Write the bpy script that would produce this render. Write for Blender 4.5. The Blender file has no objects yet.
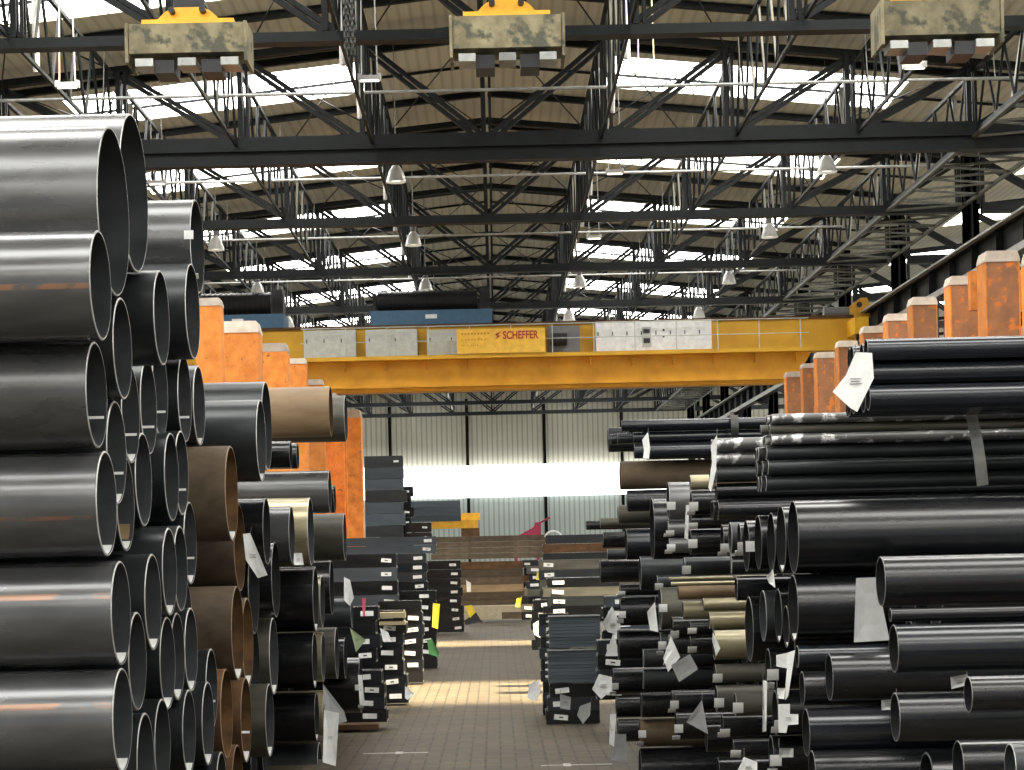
import bpy, math, random
from mathutils import Vector, Matrix
random.seed(7)
sc = bpy.context.scene
COL = sc.collection
PI = math.pi
# ---------------------------------------------------------------- camera
F, U0, V0, H, ROLL = 2000.0, 496.0, 548.0, 2.8, math.radians(1.3)
cam = bpy.data.cameras.new('camera')
cam.sensor_fit = 'HORIZONTAL'; cam.sensor_width = 36.0
cam.lens = F * 36.0 / 1024.0
cam.shift_x = (512 - U0) / 1024.0
cam.shift_y = (V0 - 385) / 1024.0
cam.clip_end = 600
co = bpy.data.objects.new('camera', cam); COL.objects.link(co)
co.matrix_world = Matrix.Translation((0, 0, H)) @ Matrix.Rotation(PI / 2, 4, 'X') @ Matrix.Rotation(-ROLL, 4, 'Z')
sc.camera = co
CR, SR = math.cos(ROLL), math.sin(ROLL)

def uv(px, py):
    a, b = px - U0, V0 - py
    return a * CR + b * SR, -a * SR + b * CR
def at(px, py, Y):
    u, v = uv(px, py)
    return u * Y / F, H + v * Y / F

# ---------------------------------------------------------------- materials
MATS = {}
def nodes(name):
    m = bpy.data.materials.new(name); m.use_nodes = True
    nt = m.node_tree; nt.nodes.clear()
    out = nt.nodes.new('ShaderNodeOutputMaterial')
    b = nt.nodes.new('ShaderNodeBsdfPrincipled')
    nt.links.new(b.outputs[0], out.inputs[0])
    MATS[name] = m
    return m, nt, b, out
def ramp(nt, src, stops):
    r = nt.nodes.new('ShaderNodeValToRGB')
    el = r.color_ramp.elements
    while len(el) > 1: el.remove(el[-1])
    el[0].position = stops[0][0]; el[0].color = (*stops[0][1], 1)
    for p, c in stops[1:]:
        e = el.new(p); e.color = (*c, 1)
    nt.links.new(src, r.inputs[0])
    return r.outputs[0]
def noise(nt, scale, detail=4, stretch=(1, 1, 1), coord='Object', rough=0.6):
    tc = nt.nodes.new('ShaderNodeTexCoord'); mp = nt.nodes.new('ShaderNodeMapping')
    mp.inputs['Scale'].default_value = stretch
    n = nt.nodes.new('ShaderNodeTexNoise'); n.inputs['Scale'].default_value = scale
    n.inputs['Detail'].default_value = detail; n.inputs['Roughness'].default_value = rough
    nt.links.new(tc.outputs[coord], mp.inputs[0]); nt.links.new(mp.outputs[0], n.inputs[0])
    return n.outputs[0]
def mixc(nt, fac, a, b):
    m = nt.nodes.new('ShaderNodeMix'); m.data_type = 'RGBA'
    if isinstance(fac, float): m.inputs[0].default_value = fac
    else: nt.links.new(fac, m.inputs[0])
    for i, c in ((6, a), (7, b)):
        if isinstance(c, tuple): m.inputs[i].default_value = (*c, 1)
        else: nt.links.new(c, m.inputs[i])
    return m.outputs[2]
def math_(nt, op, a, b=None, c=None):
    m = nt.nodes.new('ShaderNodeMath'); m.operation = op
    for i, x in enumerate((a, b, c)):
        if x is None: continue
        if isinstance(x, (int, float)): m.inputs[i].default_value = x
        else: nt.links.new(x, m.inputs[i])
    return m.outputs[0]
def speckled(name, c1, c2, scale=3, stretch=(1, 1, 1), metal=0.0, rough=(0.4, 0.6), spec=0.5, extra=None, bump=0.0):
    m, nt, b, out = nodes(name)
    oi = nt.nodes.new('ShaderNodeObjectInfo')
    n = noise(nt, scale, 5, stretch)
    col = ramp(nt, n, [(0.32, c1), (0.68, c2)])
    if extra:   # (colour, threshold, scale)
        n2 = noise(nt, extra[2], 6)
        f = ramp(nt, n2, [(extra[1], (0, 0, 0)), (extra[1] + 0.08, (1, 1, 1))])
        col = mixc(nt, f, col, extra[0])
    hs = nt.nodes.new('ShaderNodeHueSaturation')
    nt.links.new(col, hs.inputs['Color'])
    nt.links.new(math_(nt, 'MULTIPLY_ADD', oi.outputs['Random'], 0.5, 0.75), hs.inputs['Value'])
    nt.links.new(hs.outputs[0], b.inputs['Base Color'])
    r = ramp(nt, n, [(0.3, (rough[0],) * 3), (0.7, (rough[1],) * 3)])
    nt.links.new(r, b.inputs['Roughness'])
    b.inputs['Metallic'].default_value = metal
    b.inputs['Specular IOR Level'].default_value = spec
    if bump:
        bp = nt.nodes.new('ShaderNodeBump'); bp.inputs['Strength'].default_value = bump
        nt.links.new(n, bp.inputs['Height']); nt.links.new(bp.outputs[0], b.inputs['Normal'])
    return m
def plain(name, c, rough=0.6, metal=0.0, spec=0.5):
    m, nt, b, out = nodes(name)
    b.inputs['Base Color'].default_value = (*c, 1); b.inputs['Roughness'].default_value = rough
    b.inputs['Metallic'].default_value = metal; b.inputs['Specular IOR Level'].default_value = spec
    n = noise(nt, 6, 3)
    cc = ramp(nt, n, [(0.3, tuple(x * 0.85 for x in c)), (0.7, tuple(min(1, x * 1.1) for x in c))])
    nt.links.new(cc, b.inputs['Base Color'])
    return m
STR = (0.25, 1, 1)
speckled('grey_steel', (0.085, 0.087, 0.090), (0.165, 0.168, 0.172), 2.5, STR, 0.5, (0.24, 0.36))
speckled('slate_steel', (0.016, 0.019, 0.021), (0.038, 0.044, 0.047), 2.5, STR, 0.3, (0.28, 0.42))
speckled('black_steel', (0.004, 0.0045, 0.005), (0.011, 0.012, 0.014), 3, STR, 0.1, (0.17, 0.30), 0.6)
speckled('blue_steel', (0.007, 0.009, 0.012), (0.018, 0.022, 0.028), 3, STR, 0.2, (0.15, 0.26), 0.7)
speckled('brown_steel', (0.070, 0.052, 0.035), (0.145, 0.105, 0.066), 4, (0.6, 1, 1), 0.0, (0.6, 0.8), 0.3)
speckled('rust_steel', (0.07, 0.04, 0.022), (0.16, 0.085, 0.04), 5, (0.6, 1, 1), 0.0, (0.7, 0.9), 0.2)
speckled('tan_steel', (0.20, 0.13, 0.07), (0.33, 0.23, 0.13), 4, STR, 0.0, (0.45, 0.65), 0.4)
speckled('cream_steel', (0.28, 0.245, 0.15), (0.46, 0.41, 0.27), 4, STR, 0.5, (0.25, 0.4), 0.5)
speckled('olive_steel', (0.06, 0.058, 0.046), (0.13, 0.125, 0.10), 4, STR, 0.3, (0.4, 0.5), 0.4)
speckled('wrapped_steel', (0.07, 0.07, 0.07), (0.16, 0.16, 0.16), 5, STR, 0.4, (0.3, 0.45), 0.5, ((0.75, 0.75, 0.75), 0.56, 7))
speckled('rim_metal', (0.32, 0.32, 0.31), (0.55, 0.55, 0.53), 6, (1, 1, 1), 0.3, (0.35, 0.5))
speckled('rim_dark', (0.10, 0.10, 0.10), (0.24, 0.24, 0.235), 6, (1, 1, 1), 0.3, (0.35, 0.5))
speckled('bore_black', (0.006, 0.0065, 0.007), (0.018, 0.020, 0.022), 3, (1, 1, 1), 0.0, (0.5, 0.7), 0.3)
speckled('rim_brown', (0.16, 0.11, 0.07), (0.30, 0.21, 0.13), 6, (1, 1, 1), 0.1, (0.5, 0.6))
speckled('bluegrey_steel', (0.040, 0.052, 0.064), (0.075, 0.092, 0.108), 2, STR, 0.2, (0.35, 0.5))
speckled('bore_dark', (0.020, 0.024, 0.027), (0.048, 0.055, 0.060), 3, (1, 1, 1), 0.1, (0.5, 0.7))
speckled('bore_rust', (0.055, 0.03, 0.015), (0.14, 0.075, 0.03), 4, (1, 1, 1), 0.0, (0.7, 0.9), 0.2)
speckled('orange_paint', (0.62, 0.18, 0.025), (0.92, 0.34, 0.07), 3, (1, 1, 1), 0.0, (0.5, 0.7), 0.35, ((0.20, 0.10, 0.05), 0.62, 9), 0.1)
speckled('orange_worn', (0.24, 0.12, 0.07), (0.48, 0.20, 0.08), 3, (1, 1, 1), 0.0, (0.6, 0.8), 0.3, ((0.75, 0.22, 0.04), 0.55, 4))
speckled('pale_cap', (0.50, 0.42, 0.34), (0.75, 0.66, 0.56), 4)
speckled('crane_yellow', (0.62, 0.33, 0.012), (0.78, 0.44, 0.02), 1.2, (1, 1, 1), 0.0, (0.45, 0.6))
speckled('crane_ochre', (0.55, 0.27, 0.02), (0.72, 0.38, 0.03), 1.5, (1, 1, 1), 0.0, (0.5, 0.65), 0.4)
speckled('magnet_body', (0.17, 0.145, 0.085), (0.34, 0.30, 0.19), 5, (1, 1, 1), 0.0, (0.6, 0.8), 0.3, ((0.10, 0.10, 0.075), 0.52, 3.2), 0.1)
speckled('magnet_yellow', (0.75, 0.36, 0.02), (0.95, 0.50, 0.04), 4, (1, 1, 1), 0.0, (0.5, 0.6))
speckled('truss_paint', (0.003, 0.005, 0.005), (0.010, 0.013, 0.014), 3, (1, 1, 1), 0.0, (0.45, 0.6), 0.22)
speckled('pale_paint', (0.55, 0.55, 0.52), (0.72, 0.72, 0.68), 3, (1, 1, 1), 0.2, (0.4, 0.5))
speckled('galvanised', (0.28, 0.29, 0.28), (0.45, 0.46, 0.44), 6, (1, 1, 1), 0.5, (0.35, 0.5))
speckled('lattice_olive', (0.03, 0.033, 0.025), (0.10, 0.10, 0.075), 3, (1, 1, 1), 0.1, (0.5, 0.6))
plain('paper', (0.82, 0.83, 0.82), 0.7); plain('grey_paper', (0.36, 0.37, 0.37), 0.7)
plain('print_black', (0.03, 0.03, 0.03), 0.7); plain('sign_red', (0.45, 0.04, 0.02), 0.6)
plain('sign_yellow', (0.85, 0.50, 0.06), 0.5); plain('cabinet_white', (0.80, 0.81, 0.80), 0.45)
plain('cabinet_grey', (0.50, 0.52, 0.47), 0.45); plain('blue_paint', (0.045, 0.12, 0.21), 0.5)
plain('rubber_black', (0.012, 0.013, 0.015), 0.5); plain('chain_steel', (0.06, 0.06, 0.055), 0.4, 0.5)
plain('yellow_tag', (0.75, 0.62, 0.04), 0.7); plain('green_tag', (0.015, 0.10, 0.03), 0.6)
plain('pale_green', (0.42, 0.52, 0.30), 0.7); plain('pink_tag', (0.75, 0.12, 0.2), 0.7)
plain('magenta_paint', (0.32, 0.02, 0.06), 0.5); plain('wood', (0.30, 0.20, 0.11), 0.8)
plain('pale_wood', (0.50, 0.43, 0.30), 0.8); plain('lamp_metal', (0.72, 0.72, 0.70), 0.35, 0.2)
plain('socket_grey', (0.18, 0.18, 0.18), 0.5)

def striped_steel(name, zc, half, rgb, zhi=0.25):
    """grey pipe with a long chalk or rust streak on the side that faces the aisle's entrance"""
    m, nt, b, out = nodes(name)
    n = noise(nt, 2.5, 6, STR)
    n2 = noise(nt, 9, 5, (0.5, 1, 1))
    tc = nt.nodes.new('ShaderNodeTexCoord'); sp = nt.nodes.new('ShaderNodeSeparateXYZ')
    nt.links.new(tc.outputs['Object'], sp.inputs[0])
    col = ramp(nt, n, [(0.3, (0.085, 0.087, 0.090)), (0.7, (0.165, 0.168, 0.172))])
    d = math_(nt, 'ABSOLUTE', math_(nt, 'SUBTRACT', sp.outputs[2], zc))
    band = math_(nt, 'LESS_THAN', d, half)
    pat = ramp(nt, n2, [(0.44, (0, 0, 0)), (0.54, (1, 1, 1))])
    f = math_(nt, 'MULTIPLY', band, pat)
    col = mixc(nt, math_(nt, 'MULTIPLY', f, 0.6), col, rgb)
    nt.links.new(col, b.inputs['Base Color'])
    b.inputs['Metallic'].default_value = 0.5
    nt.links.new(ramp(nt, n, [(0.3, (0.20,) * 3), (0.7, (0.32,) * 3)]), b.inputs['Roughness'])
    return m
striped_steel('streaked_high', 0.14, 0.022, (0.30, 0.15, 0.08))
striped_steel('streaked_mid', -0.05, 0.02, (0.36, 0.17, 0.09))
striped_steel('streaked_low', -0.11, 0.014, (0.30, 0.14, 0.08))

def mat_floor():
    m, nt, b, out = nodes('paving')
    tc = nt.nodes.new('ShaderNodeTexCoord')
    br = nt.nodes.new('ShaderNodeTexBrick')
    br.inputs['Scale'].default_value = 1.0
    br.inputs['Brick Width'].default_value = 0.2; br.inputs['Row Height'].default_value = 0.2
    br.inputs['Mortar Size'].default_value = 0.012; br.inputs['Mortar Smooth'].default_value = 0.3
    br.offset = 0.0; br.offset_frequency = 1
    br.inputs['Color1'].default_value = (0.058, 0.047, 0.028, 1)
    br.inputs['Color2'].default_value = (0.095, 0.077, 0.047, 1)
    br.inputs['Mortar'].default_value = (0.036, 0.029, 0.019, 1)
    nt.links.new(tc.outputs['Object'], br.inputs['Vector'])
    n = noise(nt, 0.6, 6)
    w = ramp(nt, n, [(0.3, (0.62, 0.60, 0.56)), (0.7, (1.15, 1.12, 1.05))])
    mm = nt.nodes.new('ShaderNodeMix'); mm.data_type = 'RGBA'; mm.blend_type = 'MULTIPLY'; mm.inputs[0].default_value = 1
    sp = nt.nodes.new('ShaderNodeSeparateXYZ'); nt.links.new(tc.outputs['Object'], sp.inputs[0])
    def joint(o, half, per):   # 1 near a joint crossing
        f = math_(nt, 'ABSOLUTE', math_(nt, 'SUBTRACT', math_(nt, 'FRACT', math_(nt, 'DIVIDE', o, per)), 0.5))
        return math_(nt, 'GREATER_THAN', f, 0.5 - half / per)
    dot = math_(nt, 'MULTIPLY', joint(sp.outputs[0], .02, .2), joint(sp.outputs[1], .11, .8))
    bc = mixc(nt, math_(nt, 'MULTIPLY', dot, .85), br.outputs[0], (0.010, 0.009, 0.007))
    nt.links.new(bc, mm.inputs[6]); nt.links.new(w, mm.inputs[7])
    nt.links.new(mm.outputs[2], b.inputs['Base Color'])
    b.inputs['Roughness'].default_value = 0.6
    bp = nt.nodes.new('ShaderNodeBump'); bp.inputs['Strength'].default_value = 0.4; bp.inputs['Distance'].default_value = 0.01
    nt.links.new(br.outputs['Fac'], bp.inputs['Height']); bp.invert = True
    nt.links.new(bp.outputs[0], b.inputs['Normal'])
mat_floor()
def mat_sheet(name, c1, c2, period, axis=0, rough=0.5, groove=0.72):
    """ribbed metal sheet: ribs from a sine bump and the groove colour"""
    m, nt, b, out = nodes(name)
    tc = nt.nodes.new('ShaderNodeTexCoord'); sp = nt.nodes.new('ShaderNodeSeparateXYZ')
    nt.links.new(tc.outputs['Object'], sp.inputs[0])
    s = math_(nt, 'SINE', math_(nt, 'MULTIPLY', sp.outputs[axis], 2 * PI / period))
    f = math_(nt, 'MULTIPLY_ADD', s, 0.5, 0.5)
    n = noise(nt, 0.5, 5)
    col = mixc(nt, ramp(nt, f, [(0.1, (0, 0, 0)), (0.35, (1, 1, 1))]), tuple(x * groove for x in c1), mixc(nt, n, c1, c2))
    nt.links.new(col, b.inputs['Base Color']); b.inputs['Roughness'].default_value = rough
    bp = nt.nodes.new('ShaderNodeBump'); bp.inputs['Strength'].default_value = 0.25; bp.inputs['Distance'].default_value = 0.02
    nt.links.new(f, bp.inputs['Height']); nt.links.new(bp.outputs[0], b.inputs['Normal'])
mat_sheet('roof_sheet', (0.60, 0.605, 0.52), (0.72, 0.725, 0.635), 0.25, 0, 0.6, 0.9)
mat_sheet('wall_beige', (0.46, 0.45, 0.37), (0.58, 0.56, 0.46), 0.33)
mat_sheet('wall_green', (0.30, 0.345, 0.32), (0.38, 0.42, 0.39), 0.33)
def mat_glow(name, c, strength, clear):
    """translucent daylight panel: glows with the daylight behind it and lets part of the sun through"""
    m = bpy.data.materials.new(name); m.use_nodes = True; MATS[name] = m
    nt = m.node_tree; nt.nodes.clear()
    out = nt.nodes.new('ShaderNodeOutputMaterial'); e = nt.nodes.new('ShaderNodeEmission')
    e.inputs[0].default_value = (*c, 1); e.inputs[1].default_value = strength
    t = nt.nodes.new('ShaderNodeBsdfTransparent'); mx = nt.nodes.new('ShaderNodeMixShader')
    mx.inputs[0].default_value = clear
    nt.links.new(e.outputs[0], mx.inputs[1]); nt.links.new(t.outputs[0], mx.inputs[2])
    nt.links.new(mx.outputs[0], out.inputs[0])
mat_glow('daylight_panel', (1.0, 0.985, 0.94), 13.0, 0.0)
mat_glow('daylight_clear', (1.0, 0.985, 0.94), 13.0, 0.35)
mat_glow('daylight_window', (0.97, 1.0, 0.98), 4.0, 0.1)
mat_glow('lamp_glow', (1.0, 0.95, 0.82), 2.2, 0.0)

# ---------------------------------------------------------------- mesh helpers
class MB:
    def __init__(s): s.v = []; s.f = []; s.mi = []
    def add(s, vs, fs, mi=0):
        b = len(s.v); s.v += [tuple(v) for v in vs]
        for f in fs: s.f.append(tuple(b + i for i in f)); s.mi.append(mi)
    def box(s, c, d, mi=0, m=None):
        hx, hy, hz = d[0] / 2, d[1] / 2, d[2] / 2
        vs = [Vector((x * hx, y * hy, z * hz)) for x in (-1, 1) for y in (-1, 1) for z in (-1, 1)]
        if m is not None: vs = [m @ v for v in vs]
        vs = [v + Vector(c) for v in vs]
        s.add(vs, [(0, 1, 3, 2), (4, 6, 7, 5), (0, 4, 5, 1), (2, 3, 7, 6), (0, 2, 6, 4), (1, 5, 7, 3)], mi)
    def bar(s, a, b, w, h=None, mi=0, up=(0, 0, 1)):
        a, b = Vector(a), Vector(b); h = h or w
        d = (b - a); L = d.length; d.normalize()
        up = Vector(up)
        if abs(d.dot(up)) > 0.98: up = Vector((0, 1, 0)) if abs(d.y) < 0.9 else Vector((1, 0, 0))
        x = d.cross(up).normalized(); z = x.cross(d)
        m = Matrix((x, d, z)).transposed()
        s.box((a + b) / 2, (w, L, h), mi, m)
    def ibeam(s, a, b, w, h, t=0.02, mi=0):
        a, b = Vector(a), Vector(b); d = (b - a).normalized()
        x = d.cross(Vector((0, 0, 1))).normalized(); z = x.cross(d)
        s.bar(a + z * (h - t) / 2, b + z * (h - t) / 2, w, t, mi)
        s.bar(a - z * (h - t) / 2, b - z * (h - t) / 2, w, t, mi)
        s.bar(a, b, t, h - 2 * t, mi)
    def rod(s, a, b, r, n=8, mi=0, r2=None):
        a, b = Vector(a), Vector(b); d = (b - a).normalized(); r2 = r if r2 is None else r2
        up = Vector((0, 0, 1)) if abs(d.z) < 0.9 else Vector((1, 0, 0))
        x = d.cross(up).normalized(); z = x.cross(d)
        vs = []
        for p, rr in ((a, r), (b, r2)):
            for i in range(n):
                t = 2 * PI * i / n; vs.append(p + (x * math.cos(t) + z * math.sin(t)) * rr)
        fs = [(i, (i + 1) % n, n + (i + 1) % n, n + i) for i in range(n)]
        fs += [tuple(range(n - 1, -1, -1)), tuple(range(n, 2 * n))]
        s.add(vs, fs, mi)
    def lathe(s, prof, c, n=20, mi=0):
        vs = []
        for r, z in prof:
            for i in range(n):
                t = 2 * PI * i / n; vs.append((c[0] + r * math.cos(t), c[1] + r * math.sin(t), c[2] + z))
        fs = [(k * n + i, k * n + (i + 1) % n, (k + 1) * n + (i + 1) % n, (k + 1) * n + i) for k in range(len(prof) - 1) for i in range(n)]
        s.add(vs, fs, mi)
    def prism(s, pts, y0, y1, mi=0):
        """outline pts in (x, z), thickness along y"""
        n = len(pts)
        vs = [(x, y0, z) for x, z in pts] + [(x, y1, z) for x, z in pts]
        s.add(vs, [tuple(range(n)), tuple(range(2 * n - 1, n - 1, -1))] + [(i, (i + 1) % n, n + (i + 1) % n, n + i) for i in range(n)], mi)
    def build(s, name, mats, parent=None, smooth=False, loc=None):
        me = bpy.data.meshes.new(name)
        if loc is not None:
            L = Vector(loc); me.from_pydata([tuple(Vector(v) - L) for v in s.v], [], s.f)
        else: me.from_pydata(s.v, [], s.f)
        if isinstance(mats, str): mats = [mats]
        for m in mats: me.materials.append(MATS[m])
        for p, i in zip(me.polygons, s.mi):
            p.material_index = i; p.use_smooth = smooth
        me.update()
        if smooth:
            try: me.set_sharp_from_angle(angle=math.radians(40))
            except Exception: pass
        o = bpy.data.objects.new(name, me); COL.objects.link(o)
        if loc is not None: o.location = loc
        if parent is not None: o.parent = parent
        return o
def tag(o, label, cat, group=None, kind=None):
    if label: o['label'] = label
    if cat: o['category'] = cat
    if group: o['group'] = group
    if kind: o['kind'] = kind
    return o
def struct(o, label=None):
    o['kind'] = 'structure'
    if label: o['label'] = label
    return o
def empty(name, loc, label, cat, group=None):
    o = bpy.data.objects.new(name, None); COL.objects.link(o); o.location = loc
    o.empty_display_size = 0.1
    return tag(o, label, cat, group)
ORD = ['', 'first', 'second', 'third', 'fourth', 'fifth', 'sixth', 'seventh', 'eighth', 'ninth', 'tenth', 'eleventh', 'twelfth', 'thirteenth', 'fourteenth', 'fifteenth', 'sixteenth', 'seventeenth', 'eighteenth', 'nineteenth', 'twentieth']

# ---------------------------------------------------------------- hall
ZB = H + 8.6            # bottom chords
def ZR(x): return H + 11.55 - 0.10 * abs(x)     # roof plane, main nave
XE = 12.6
YEND = 131.0
TY = [33.5 + 9.4 * k for k in range(-5, 11)]
Y0 = TY[0] - 4.7
b = MB(); b.add([(-40, -22, 0), (40, -22, 0), (40, YEND + 1, 0), (-40, YEND + 1, 0)], [(0, 1, 2, 3)])
struct(b.build('floor', 'paving'))
SKY_IN, SKY_OUT, SKW = 2.75, 9.8, 3.1
def skyspan(y):
    if abs(y - 33.5) < 1: return 34.2, 5.6  # skylight out of view, widened to broaden the sun band on the floor
    return y + 4.7 - SKW / 2, SKW
def naveroof(b, cx):
    for s in (-1, 1):
        def q(xa, xb, ya, yb):
            t = 0.10
            lo = [(cx + s * xa, ya, ZR(xa)), (cx + s * xb, ya, ZR(xb)), (cx + s * xb, yb, ZR(xb)), (cx + s * xa, yb, ZR(xa))]
            hi = [(x, y, z + t) for x, y, z in lo]
            b.add(lo + hi, [(0, 1, 2, 3), (7, 6, 5, 4), (0, 4, 5, 1), (1, 5, 6, 2), (2, 6, 7, 3), (3, 7, 4, 0)])
        q(0, SKY_IN, Y0, YEND); q(SKY_OUT, XE, Y0, YEND)
        prev = Y0
        for y in TY:
            ys, sw_ = skyspan(y)
            if ys > YEND - 2: break
            q(SKY_IN, SKY_OUT, prev, ys); prev = ys + sw_
        q(SKY_IN, SKY_OUT, prev, YEND)
b = MB()
for c in (0, -2 * XE, 2 * XE): naveroof(b, c)
struct(b.build('ceiling', 'roof_sheet'))
wn = 0
for c in (0, -2 * XE, 2 * XE):
    for s in (-1, 1):
        for y in TY:
            ys, SK = skyspan(y)
            if ys > YEND - 2: break
            wn += 1
            b = MB(); xa, xb = SKY_IN, SKY_OUT
            lo = [(c + s * xa, ys, ZR(xa) + .03), (c + s * xb, ys, ZR(xb) + .03), (c + s * xb, ys + SK, ZR(xb) + .03), (c + s * xa, ys + SK, ZR(xa) + .03)]
            b.add(lo, [(0, 1, 2, 3)])
            o = struct(b.build('window_%d' % wn, 'daylight_clear' if abs(y - 33.5) < 1 or abs(y - 52.3) < 1 else 'daylight_panel'))
            g = MB()
            for k in range(1, 3):
                xx = xa + (xb - xa) * k / 3
                g.bar((c + s * xx, ys, ZR(xx) + .01), (c + s * xx, ys + SK, ZR(xx) + .01), .03, .04)
            g.build('glazing_bar', 'pale_paint', o)
# outer side walls with an added glowing band to light the roof, end wall
for s, nm in ((-1, 'wall_left'), (1, 'wall_right')):
    X = s * 3 * XE; b = MB()
    for z0, z1 in ((0, 4.5), (8.5, 12.9)):
        b.box((X, (Y0 + YEND) / 2, (z0 + z1) / 2), (.2, YEND - Y0, z1 - z0))
    struct(b.build(nm, 'wall_beige'))
    wn += 1; b = MB(); b.box((X, (Y0 + YEND) / 2, 6.5), (.05, YEND - Y0, 4.0))
    struct(b.build('window_%d' % wn, 'daylight_window'))  # invented side glazing, unseen, glows to brighten the hall from the sides
zw0, zw1 = at(467, 498, YEND)[1], at(467, 466, YEND)[1]
b = MB(); b.box((0, YEND + .1, zw0 / 2), (6 * XE, .2, zw0), 0); struct(b.build('wall_end_lower', 'wall_green'))
b = MB(); b.box((0, YEND + .1, (zw1 + 14.5) / 2), (6 * XE, .2, 14.5 - zw1), 0); struct(b.build('wall_end', 'wall_beige'))
wn += 1
b = MB(); b.box((0, YEND - .48, (zw0 + zw1) / 2), (6 * XE, .05, zw1 - zw0)); o = struct(b.build('window_%d' % wn, 'daylight_window'))
g = MB()
for k in range(-14, 15): g.box((k * 2.53 - 1.9, YEND - .52, (zw0 + zw1) / 2), (.04, .03, zw1 - zw0))
g.build('window_frame', 'pale_paint', o)
for k in range(-3, 4):
    x = at(467, 430, YEND)[0] + k * 5.05
    b = MB(); b.ibeam((x, YEND - .25, 0), (x, YEND - .25, 12.6), .2, .3, .03)
    tag(b.build('wall_post', 'truss_paint'), 'slim dark upright post against the far end wall, %s from the left' % ORD[k + 4], 'post', 'posts on the far end wall')

# main columns
kc = 0
for k, y in enumerate(TY):
    if y < 30: continue
    kc += 1
    for s, sd in ((-1, 'left'), (1, 'right')):
        t = empty('hall_column', (s * XE, y, 0), 'dark steel hall column on the %s side, %s row counted from the front' % (sd, ORD[kc]), 'column', 'columns between the naves')
        b = MB(); b.ibeam((0, 0, 0.03), (0, 0, ZB + 1.7), .45, .5, .035); b.build('shaft', 'truss_paint', t)
        b = MB(); b.box((0, 0, .015), (.7, .7, .03)); b.build('base_plate', 'truss_paint', t)
        b = MB(); b.bar((-s * .2, 0, 9.15), (-s * .75, 0, 9.3), .3, .35); b.build('bracket', 'truss_paint', t)
# roof trusses
NX = [0, 2.6, 5.2, 7.8, 10.4, 12.35]
def truss(y, label, cx=0, ch=.26):
    t = empty('roof_truss', (cx, y, ZB), label, 'roof truss', 'roof trusses across the hall')
    cw = .30
    b = MB()
    for dy in (-.11, .11): b.bar((-XE + .3, dy, 0), (XE - .3, dy, 0), .07, ch)
    b.bar((-XE + .3, 0, -ch / 2 + .01), (XE - .3, 0, -ch / 2 + .01), .34, .03); ch > .3 and b.bar((-XE + .3, -.2, 0), (XE - .3, -.2, 0), .12, .05); b.build('bottom_chord', 'truss_paint', t)
    for s in (-1, 1):
        b = MB(); b.bar((0, 0, ZR(0) - ZB - .38), (s * (XE - .3), 0, ZR(XE - .3) - ZB - .33), .24, .15); b.build('top_chord', 'truss_paint', t)
        for i, x in enumerate(NX):
            if x == 0 and s > 0: continue
            zt = ZR(x) - ZB - .4
            b = MB()
            for dy in (-.09, .09): b.bar((s * x - .06, dy, .1), (s * x - .07, dy, zt), .10, .08); b.bar((s * x + .08, dy, .1), (s * x + .08, dy, zt), .06, .05)
            b.build('upright', 'truss_paint', t)
        for i in range(len(NX) - 1):
            xo, xi = NX[i + 1], NX[i]
            b = MB()
            for dx in (-.1, .1):
                b.bar((s * xo + dx, 0, ZR(xo) - ZB - .45), (s * xi + dx, 0, .12), .15, .085)
            b.build('diagonal', 'truss_paint', t)
    return t
for k, y in enumerate(TY):
    if y > YEND - 3 or y < 28: continue
    i = k - 4
    truss(y, 'dark lattice roof truss spanning the middle nave, %s from the front' % ORD[i], 0, .60 if i == 2 else .17 if i == 1 else .22)
    for s, sd in ((-1, 'left'), (1, 'right')):
        t = truss(y, 'dark lattice roof truss over the %s side nave, %s from the front' % (sd, ORD[i]), s * 2 * XE)
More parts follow.
